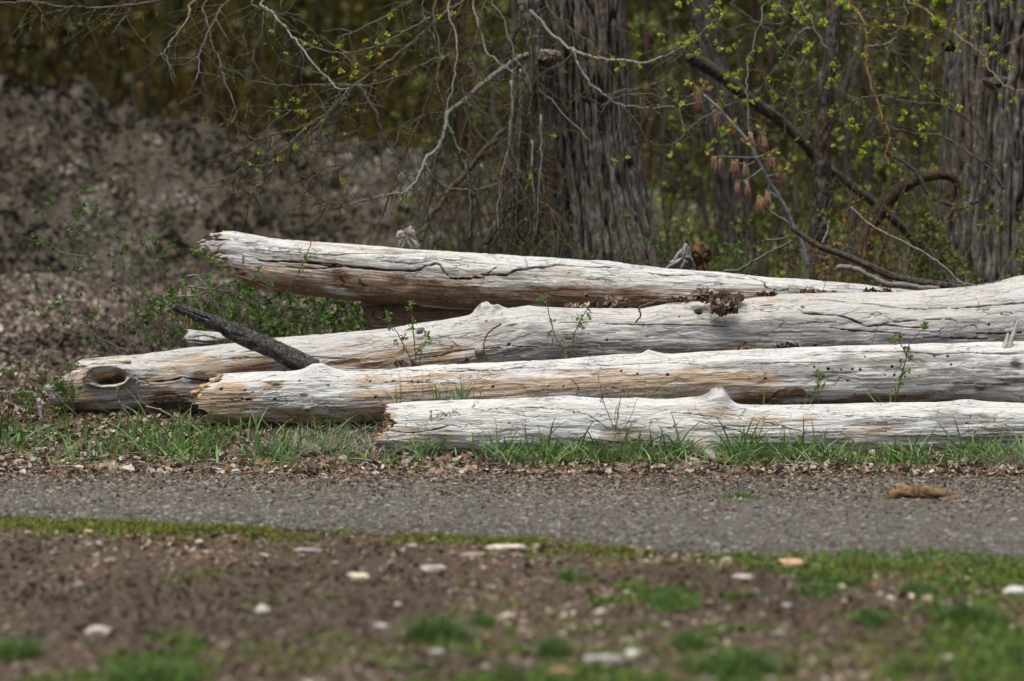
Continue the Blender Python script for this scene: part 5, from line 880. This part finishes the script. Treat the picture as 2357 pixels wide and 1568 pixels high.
tw.build('twigs', M_twig, ms); lf.build('young_leaves', M_leaf, ms); settle(ms, P(1860, 720, 23.9))
lb = thing('leaning_branch', 'thick grey broken limb slanting down to the right behind the catkins', 'branch')
rough_limb('limb', lb, [P(p[0], p[1], Y) for p, Y in zip(R3([(85, 385), (150, 410), (300, 500), (450, 620), (580, 720), (700, 800), (860, 950), (960, 1070), (1100, 1180), (1300, 1330), (1500, 1500), (1700, 1700)]), np.linspace(27, 28.5, 12))], [.03, .06, .055, .052, .05, .048, .046, .044, .042, .04, .04], bark_mat('limb_bark', (.03, .026, .02), (.085, .075, .06), (.17, .155, .13), (20, 20, 20)), 90, seg=24, n=200); settle(lb, P(2100, 1000*.6, 28.5))
ab = thing('arched_branch', 'rusty brown thick branch arching over in front of the right trunk', 'branch')
rough_limb('limb', ab, [P(p[0], p[1], 25.6) for p in R3([(1240, 1750), (1330, 1520), (1400, 1400), (1500, 1290), (1600, 1225), (1700, 1190), (1800, 1180), (1880, 1200), (1920, 1280), (1935, 1400), (1940, 1560), (1930, 1800)])], [.085, .075, .066, .058, .050, .044, .038, .035, .032, .03, .03, .03], bark_mat('rusty_bark', (.022, .015, .010), (.06, .040, .022), (.12, .088, .06), (14, 14, 14)), 91, seg=28, n=220); settle(ab, P(2000, 730, 25.6))
fb = thing('fallen_branch', 'lichen spotted branch lying low behind the right end of the topmost log', 'branch')
rough_limb('limb', fb, [P(p[0], p[1], 23.2) for p in R6([(790, 100), (900, 180), (1000, 240), (1150, 290), (1300, 355), (1450, 420), (1600, 460), (1750, 480), (1870, 500), (2000, 520)])], [.018, .022, .024, .026, .028, .028, .028, .026, .03], M_bark3, 92, seg=18, n=140)
m1 = MB()
for pts, w0, w1, cl in [([(1100, 370), (1200, 375), (1300, 420), (1400, 470), (1600, 500), (1780, 515)], 12, 14, (.2, .18, .17)), ([(330, 400), (450, 380), (560, 310), (700, 240), (800, 190)], 6, 5, GREY), ([(620, 190), (700, 185), (780, 150)], 5, 4, GREY), ([(1000, 200), (1030, 130), (1045, 60)], 5, 3, LGREY)]: stem(m1, R6(pts), 23.1, w0, w1, cl, .01)
m1.build('twigs', M_twig, fb); settle(fb, P(2150, 690, 23.2))
wb = thing('bramble_cane', 'long pale speckled cane slanting down to the right, low beside the young tree', 'branch')
m1 = MB(); c = stem(m1, R6([(1200, -30), (1300, 60), (1400, 130), (1550, 200), (1700, 280), (1800, 350), (1900, 440), (1960, 500)]), 22.9, 3.5, 4, (.3, .27, .24), .01); stem(m1, R6([(1720, 240), (1780, 350), (1850, 450), (1880, 500)]), 22.9, 3, 3, GREY, .01); m1.build('cane', M_twig, wb); settle(wb, P(2220, 665, 22.9))

# saplings and stems growing among the logs
def plant(name, lab, cat, reg, stems, leaves, Y, base, col=(.16, .085, .07), w=3.2, size=.032, cols=((.14, .24, .05), (.10, .18, .04), (.18, .26, .07)), n=7, mat=None, group=None, tw_=0, catk=()):
    t = thing(name, lab, cat, group=group); m1 = MB(); m2 = MB()
    for s in stems:
        c = stem(m1, reg(s), Y, w, w*.5, np.array(col), .004)
        if tw_: twigs(m1, c, tw_, .22, .0025, [col, (.2, .17, .14)], m2, list(cols), size*.8, .0, .7, sub=.4)
    for p in (reg(leaves) if leaves else []): 
        for q in range(2): cluster(m2, P(p[0]+rng.normal(0, 2), p[1]+rng.normal(0, 2), Y+rng.normal(0, .02)), size, n, list(cols))
    m1.build('stem', M_twig, t)
    if m2.n: m2.build('leaves', M_leaf, t)
    if catk:
        m3 = MB()
        for p in reg(catk):
            for q in range(14): cluster(m3, P(p[0]+rng.normal(0, 1), p[1]+(q-7)*1.7, Y-.01), .010, 4, [(.34, .14, .06), (.2, .09, .05)])
        m3.build('catkin', M_litter, t)
    settle(t, base); return t
plant('sapling', 'leafy three stemmed sapling growing between logs, left of the curved twig', 'sapling', R5, [[(510, 1030), (450, 900), (380, 780), (320, 730), (275, 710)], [(530, 1030), (515, 850), (500, 700), (497, 600)], [(545, 1030), (570, 920), (600, 850)]], [(340, 720), (490, 640), (500, 610), (390, 870), (450, 850), (490, 790), (520, 740), (600, 830), (620, 860), (570, 900), (440, 940), (540, 940), (345, 690), (360, 775)], 20.85, P(957, 845, 20.85))
plant('sapling', 'two stemmed sapling in front of the middle leaf heap', 'sapling', R5, [[(1570, 990), (1480, 860), (1435, 730), (1412, 620), (1410, 545)], [(1575, 990), (1590, 840), (1640, 720), (1700, 620), (1745, 575)]], [(1385, 590), (1450, 740), (1440, 820), (1510, 880), (1630, 710), (1640, 770), (1600, 850), (1700, 680), (1690, 700), (1520, 940), (1370, 590)], 20.82, P(1315, 825, 20.82))
plant('sapling', 'tiny leafy sprig beside the broken brown hole of the second log', 'sapling', R6, [[(970, 1330), (975, 1180), (970, 1090)]], [(960, 1085), (990, 1110), (995, 1165), (960, 1195), (975, 1140)], 20.32, P(1883, 945, 20.32), w=2.2)
plant('sapling', 'tall forked sapling rising in front of the second log on the right', 'sapling', R6, [[(1470, 1330), (1540, 1080), (1570, 950), (1590, 880), (1640, 820), (1700, 765)], [(1562, 960), (1530, 890), (1490, 840)]], [(1690, 770), (1670, 768), (1500, 830), (1480, 860), (1530, 820), (1590, 960), (1570, 930), (1600, 985), (1540, 1010), (1540, 1070), (1560, 1085), (1520, 1140), (1490, 1210)], 20.32, P(2055, 945, 20.32), col=(.14, .05, .06))
plant('dead_stem', 'dry forked stem with red brown catkins in front of the scratched log', 'stem', R5, [[(1850, 1700), (1865, 1560), (1870, 1450), (1870, 1350), (1895, 1280)], [(1862, 1450), (1810, 1330), (1780, 1220), (1762, 1130), (1755, 1080)], [(1870, 1495), (1940, 1440), (1990, 1340), (2027, 1230)], [(1870, 1460), (1900, 1280), (1925, 1160)]], [], 19.72, P(1412, 1060, 19.72), col=(.16, .12, .10), w=2.2, catk=[(1888, 1360), (1776, 1255)])
for lab, reg, pts, Y, w, col in [('dark curved twig lying on the largest log above the small knot', R5, [(1105, 752), (1060, 775), (1020, 810), (990, 860), (985, 920), (1000, 1000)], 20.93, 4.5, (.10, .08, .06)), ('crooked rough twig hanging over the largest log left of the leaf ball', R5, [(2230, 590), (2130, 605), (2060, 630), (2030, 650), (2045, 690), (2005, 750)], 21.0, 6, (.12, .09, .07)),
                               ('short forked stick lying on the largest log near its right end', R6, [(1900, 465), (1980, 480), (2060, 490), (2150, 470), (2215, 462)], 21.2, 3, (.24, .2, .17)), ('thin reddish stick leaning on the largest log behind the forked sapling', R6, [(1378, 760), (1350, 830), (1335, 895)], 20.9, 2.2, (.2, .13, .1)), ('slender dark stick standing in front of the largest log beside the two stemmed sapling', R5, [(1455, 840), (1440, 900), (1422, 975)], 20.86, 2, (.12, .09, .07)), ('grey upright stick in the grass left of all the logs', R4, [(262, 1260), (270, 1310), (280, 1390)], 20.6, 11, (.38, .35, .33)), ('long grey stick leaning from the grass onto the hollow knot log', R4, [(935, 1090), (930, 1180), (945, 1260), (1000, 1310)], 20.5, 3, (.2, .17, .15)), ('stubby broken stick in the grass below the knot hole', R4, [(800, 1180), (790, 1230), (810, 1290), (860, 1360)], 20.6, 8, (.16, .12, .09)), ('bent bare twig reaching in from the left edge above the grass', R4, [(-60, 1200), (0, 1205), (200, 1210), (290, 1240)], 20.7, 3, (.3, .27, .24)), ('dark stick slanting out of the grass at the left end of the hollow log', R4, [(380, 1230), (430, 1290), (490, 1340), (540, 1390)], 20.55, 7, (.13, .10, .08)), ('pale bare twig in the grass right of the knot hole log end', R4, [(980, 1300), (1100, 1340), (1200, 1400), (1280, 1320)], 20.3, 4, (.26, .23, .2))]:
    mb = MB(); stem(mb, reg(pts), Y, w, w*.6, np.array(col), .006, seg=7); tag(mb.build('twig', M_twig), lab, 'twig')

# thorny green canes in front of the raised log end
plant('bramble_cane', 'arching green cane crossing below the raised end of the topmost log', 'shrub', R4, [[(1290, 250), (1400, 310), (1530, 400), (1640, 440), (1750, 480), (1850, 540), (1900, 620), (1935, 700), (1945, 850)]], [(1310, 260), (1335, 250), (1380, 290), (1440, 310), (1350, 275), (1500, 350), (1750, 370), (1740, 440), (1800, 480), (1820, 470), (1650, 560), (1640, 540), (1930, 640)], 21.4, P(665, 790, 21.4), w=2.6, col=(.17, .12, .06))
plant('bramble_cane', 'dark red cane standing in front of the raised log end', 'shrub', R4, [[(2095, 195), (2080, 250), (2040, 340), (2000, 420), (1950, 500), (1920, 560)]], [(2090, 300), (2070, 320), (2045, 330), (2060, 290), (2030, 400)], 21.4, P(655, 690, 21.4), w=2.4, size=.026, col=(.14, .06, .06))
plant('bare_branch', 'bare grey forked branch below the raised log end', 'branch', R4, [[(1255, 500), (1400, 515), (1600, 545), (1750, 610), (1900, 690), (2050, 740), (2140, 750), (2155, 840)], [(2100, 540), (2130, 640), (2150, 740), (2155, 840)], [(1260, 430), (1330, 425), (1380, 510), (1450, 620), (1510, 720), (1520, 880)], [(1190, 565), (1300, 560), (1420, 520), (1600, 450)]], [], 21.9, P(735, 775, 21.9), w=4, col=(.22, .2, .18), tw_=5)
GR2 = ((.085, .17, .03), (.06, .13, .025), (.12, .22, .04))
plant('shrub', 'wispy green leaved shrub standing left of the log pile', 'shrub', R4, [[(1095, 960), (1050, 800), (960, 640), (850, 530), (720, 450), (600, 400), (440, 390)], [(1080, 960), (1020, 760), (930, 620), (880, 500), (840, 390)], [(960, 620), (870, 470), (780, 330), (690, 220), (600, 130), (560, 40)], [(880, 950), (700, 860), (560, 810), (400, 770), (230, 700)], [(670, 980), (610, 830), (540, 660)], [(560, 600), (440, 600), (330, 650), (180, 650)], [(690, 220), (560, 160), (430, 20), (430, -120)], [(600, 300), (420, 270), (290, 190), (230, 190)], [(1060, 900), (1070, 700), (1100, 500), (1060, 300), (960, 150)], [(1040, 930), (1160, 700), (1200, 560), (1130, 450)]],
      [(270, 200), (350, 230), (310, 210), (330, 380), (520, 380), (560, 390), (330, 480), (240, 515), (420, 590), (370, 620), (230, 650), (160, 650), (330, 660), (780, 150), (700, 50), (640, 20), (520, 40), (830, 270), (900, 190), (1000, 170), (1130, 230), (1060, 210), (1100, 290), (1050, 330), (650, 680), (340, 770), (600, 310), (530, 830), (240, -20), (330, -60), (500, -110), (580, -160), (750, -210), (560, -40), (640, -30), (530, 20), (800, 90), (1100, 60), (1180, 240), (660, 180), (580, 220), (480, 200), (1000, 250), (960, 210), (480, 110)], 22.6, P(370, 815, 22.6), w=3.5, size=.034, cols=GR2, tw_=6, col=(.17, .14, .12))
def bush(lab, x0, x1, y0, y1, Y, ns, seed, cols=GR2, lean=.3, lsz=.034, col=(.16, .12, .09), name='shrub', group=None, pl=.9, base=None):
    r = np.random.default_rng(seed); t = thing(name, lab, 'shrub', group=group); m1 = MB(); m2 = MB(); kk = Y/FPX
    for k in range(ns):
        bx = r.uniform(x0, x1); tx = bx+r.normal(0, (x1-x0)*lean); ty = y0+(y1-y0)*r.beta(1.2, 2.2); by = base or y1
        p = P(np.linspace(bx, tx, 5)+r.normal(0, 8, 5), np.linspace(by, ty, 5), Y+r.normal(0, .25)+0*np.zeros(5)); c = spline(p, 16); V, F = tube_vf(c, np.linspace(3.2, 1.2, 16)*.5*kk, 4); m1.add(V, F, pick([col], 1, .3, r)[0])
        twigs(m1, c, 6, 40*kk, 1.3*.5*kk, [col], m2, list(cols), lsz, -.1, pl, r, .5)
    m1.build('stems', M_twig, t); m2.build('leaves', M_leaf, t); settle(t, P((x0+x1)/2, base or y1, Y)); return t
bush('dense low green shrub under the raised end of the topmost log', 520, 860, 590, 780, 22.8, 60, 1, pl=1.0, base=820, lsz=.042)
bush('thin green shrub between the dark leaning branch and the wispy shrub', 400, 560, 620, 780, 23.0, 26, 2, pl=1.0, base=830, lsz=.036)
bush('sparse green shrub between the wispy shrub and the hollow log', 180, 470, 600, 790, 22.4, 16, 12, pl=.75, base=830, lsz=.03, lean=.35)
bush('scraggly thorny bush at the left end of the hollow log', 70, 170, 800, 930, 20.9, 9, 3, col=(.13, .08, .07), base=960, lsz=.03)
bush('small green bush at the foot of the big middle trunk, right side', 1400, 1560, 470, 600, 24.2, 16, 4, base=700, lsz=.026)
bush('green bush behind the two broken stumps', 1600, 1760, 520, 640, 24.6, 14, 5, base=720)
bush('leafy yellow green bush in front of the right trunk', 2020, 2400, 430, 650, 24.4, 30, 6, cols=((.15, .19, .035), (.11, .15, .03), (.2, .2, .05)), base=740, lsz=.05)
bush('bush with rusty young leaves beside the slender trunk', 1780, 2060, 400, 640, 24.0, 20, 7, cols=((.2, .16, .04), (.14, .16, .035), (.22, .12, .04)), base=740, lsz=.045)
bush('tangled brown thicket of thin stems left of the big middle trunk', 930, 1240, 250, 600, 25.3, 26, 8, cols=((.12, .16, .03),), pl=.1, base=740, col=(.15, .12, .09), lean=.4)
bush('low green undergrowth behind the upright wood slab', 900, 1200, 520, 640, 24.6, 14, 9, base=740, lsz=.03)

# blurred stems and trees further back on the right
mt = thing('young_tree', 'blurred smooth grey trunk between the middle trunk and the catkins', 'tree')
trunk('trunk', mt, [(-900, 1560, 1610), (0, 1582, 1646), (100, 1592, 1662), (205, 1610, 1688), (310, 1625, 1712), (450, 1645, 1725), (535, 1660, 1745), (640, 1665, 1765)], 33.0, M_bark2, 25, nt=90, furrow=.01); settle(mt, P(1710, 640, 33))
SAP = [(1480, 1500, 36, 20, 'thin dim stem just right of the big middle trunk'), (1535, 1545, 38, 14, 'pencil thin dim stem left of the blurred grey trunk'), (1720, 1745, 34, 22, 'reddish dim stem just right of the blurred grey trunk'), (1790, 1775, 36, 16, 'pale dim stem behind the catkins'), (1830, 1850, 33, 14, 'crooked dim stem left of the slender scarred trunk'), (1955, 1975, 31, 22, 'dark stem just right of the slender scarred trunk'), (2010, 1960, 33, 24, 'purplish stem leaning left behind the rusty bush'), (2060, 2075, 35, 14, 'thin stem midway between slender and right trunks'), (2110, 2120, 32, 18, 'dim stem closest to the right trunk'), (1155, 1180, 36, 18, 'dim stem just left of the big middle trunk'), (1080, 1060, 40, 14, 'faint thin stem further left behind the pale branch'), (2380, 2370, 34, 22, 'dim stem at the very right edge')]
for k, (xb, xt, Y, w, lab) in enumerate(SAP):
    t = thing('sapling', lab, 'sapling', group='dim stems in the wood behind'); m1 = MB(); m2 = MB()
    q = [(xb, 660), (xb*.8+xt*.2+rng.normal(0, 8), 450), (xb*.5+xt*.5+rng.normal(0, 12), 250), (xt+rng.normal(0, 8), 60), (xt+rng.normal(0, 20), -150), (xt, -400)]
    c = stem(m1, q, Y, w*.85, w*.5, pick([(.06, .05, .04), (.085, .072, .06), (.06, .032, .028)], 1)[0], .05, seg=8); m1.build('stem', M_twig, t)
    m3 = MB(); twigs(m3, c, 34, 1.2, .007, [(.11, .09, .07), (.09, .08, .05)], m2, [(.15, .21, .035), (.19, .22, .04), (.11, .16, .03)], .08, .0, .8); m3.build('twigs', M_twig, t); m2.build('leaves', M_leaf, t); settle(t, P(xb, 640, Y))

# far thicket on the hillside and undergrowth, litter on the mound
mb = MB(); r = np.random.default_rng(5)
for k in range(1500):
    y = r.uniform(58, 84); x = r.uniform(-.21, .22)*y*1.1; z = float(HH(x, y)); h = r.uniform(3, 8)
    p = np.array([x, y, z-.3]); q = p+[r.normal(0, .8), r.normal(0, .5), h]; V, F = tube_vf(spline([p, (p+q)/2+r.normal(0, .3, 3), q], 7), np.linspace(.05, .015, 7)*r.uniform(.6, 1.6), 3)
    mb.add(V, F, pick([(.040, .032, .006), (.050, .032, .006), (.026, .030, .007), (.045, .045, .02), (.034, .018, .004)], 1, .3, r)[0])
n = 26000; y = r.uniform(57, 82, n); x = r.uniform(-.21, .22, n)*y*1.1; z = HH(x, y)+np.abs(r.normal(0, 2.4, n)); px = x/y*FPX+1178
warm = np.clip(.5+fbm(x*.25, y*.1, z*.3, 3, 50)*1.6-(px-900)/2600, 0, 1)[:, None]
cl = warm*pick([(.10, .058, .008), (.075, .058, .008), (.12, .072, .010)], n, .3, r)+(1-warm)*pick([(.15, .18, .025), (.18, .20, .03), (.24, .25, .06)], n, .3, r)
cl *= .55*np.clip(1+1.6*fbm(x*.35, y*.2, z*.35, 3, 61), .35, 1.8)[:, None]
flakes(mb, np.stack([x, y, z], -1), r.uniform(.06, .22, n), cl, 1.2, .4, .6, 5, r)
tag(mb.build('far_thicket', M_leaf), 'dark olive brushwood covering the slope far behind', 'thicket', kind='stuff')
mb = MB(); n = 13000; y = r.uniform(26, 40, n); x = r.uniform(.03, .21, n)*y; z = GH(x, y)+np.abs(r.normal(0, 1, n))*np.interp(y, [26, 40], [.35, 1.3]); k_ = fbm(x*.8, y*.5, z*1.5, 3, 9) > -.12; x, y, z = x[k_], y[k_], z[k_]; n = len(x)
cl = pick([(.15, .22, .03), (.11, .17, .026), (.20, .24, .04), (.17, .14, .045)], n, .3, r); flakes(mb, np.stack([x, y, z], -1), r.uniform(.02, .055, n), cl, 1.2, .4, .6, 5, r)
for k in range(420):
    y_ = r.uniform(27, 42); x_ = r.uniform(-.02, .2)*y_; p = np.array([x_, y_, float(GH(x_, y_))]); q = p+[r.normal(0, .5), r.normal(0, .3), r.uniform(.6, 3.2)]; V, F = tube_vf(spline([p, (p+q)/2+r.normal(0, .15, 3), q], 6), np.linspace(.012, .004, 6), 3); mb.add(V, F, pick([(.05, .045, .022), (.045, .035, .020), (.08, .072, .05)], 1, .3, r)[0])
tag(mb.build('undergrowth', M_leaf), 'green and brown undergrowth on the woodland floor to the right', 'undergrowth', kind='stuff')
mb = MB(); n = 48000; x = r.uniform(-11, 4, n); y = 37.6+9*r.random(n)**1.1; z = MH(x, y)+.02; kk = z > .75; x, y, z = x[kk], y[kk], z[kk]; n = len(x)
cl = pick([(.14, .122, .10), (.105, .085, .064), (.17, .155, .132), (.075, .06, .046), (.12, .09, .062), (.09, .073, .056)], n, .2, r)
pm = (fbm(x*.55, y*.45, z*.8, 4, 71)+.35*fbm(x*2.2, y*1.5, z*2.2, 2, 78))[:, None]; cl = cl*np.array([1.0, .98, .86])*np.clip(1.1+3.8*pm, .30, 1.8); cl = cl+(np.array([.30, .28, .25])*r.uniform(.4, 1.2, (n, 1))-cl)*np.clip(5*(pm-.03), 0, .8)
flakes(mb, np.stack([x, y, z], -1), r.uniform(.025, .085, n), cl, .8, .5, .6, 5, r)
for k in range(420):
    x_, y_ = r.uniform(-10, 3), r.uniform(38, 46); p = np.array([x_, y_, float(MH(x_, y_))+.03]); d = r.normal(0, 1, 3); d[2] = abs(d[2])*.6; d = d/np.linalg.norm(d)*r.uniform(.3, 1.1); V, F = tube_vf(spline([p, p+d*.5+r.normal(0, .05, 3), p+d], 5), np.linspace(.010, .004, 5)*r.uniform(.5, 1.3), 3); mb.add(V, F, pick([(.14, .125, .11), (.08, .066, .052), (.2, .18, .155)], 1, .3, r)[0])
tag(mb.build('mound_litter', M_litter, smooth=False), 'pale dead leaves and brushwood heaped over the mound', 'leaf litter', kind='stuff')
mb = MB(); n = 16000; y = r.uniform(26, 38.5, n); x = r.uniform(-.2, .02, n)*y; cl = pick([(.17, .14, .115), (.11, .082, .06), (.22, .195, .17), (.075, .056, .042)], n, .3, r)*np.clip(1+2*fbm(x*.9, y*.4, 0*x, 3, 72), .4, 1.7)[:, None]
flakes(mb, onground(x, y, .02), r.uniform(.02, .07, n), cl, .5, .4, .6, 5, r); tag(mb.build('floor_leaves', M_litter, smooth=False), 'pinkish grey leaf litter on the open floor before the mound', 'leaf litter', kind='stuff')
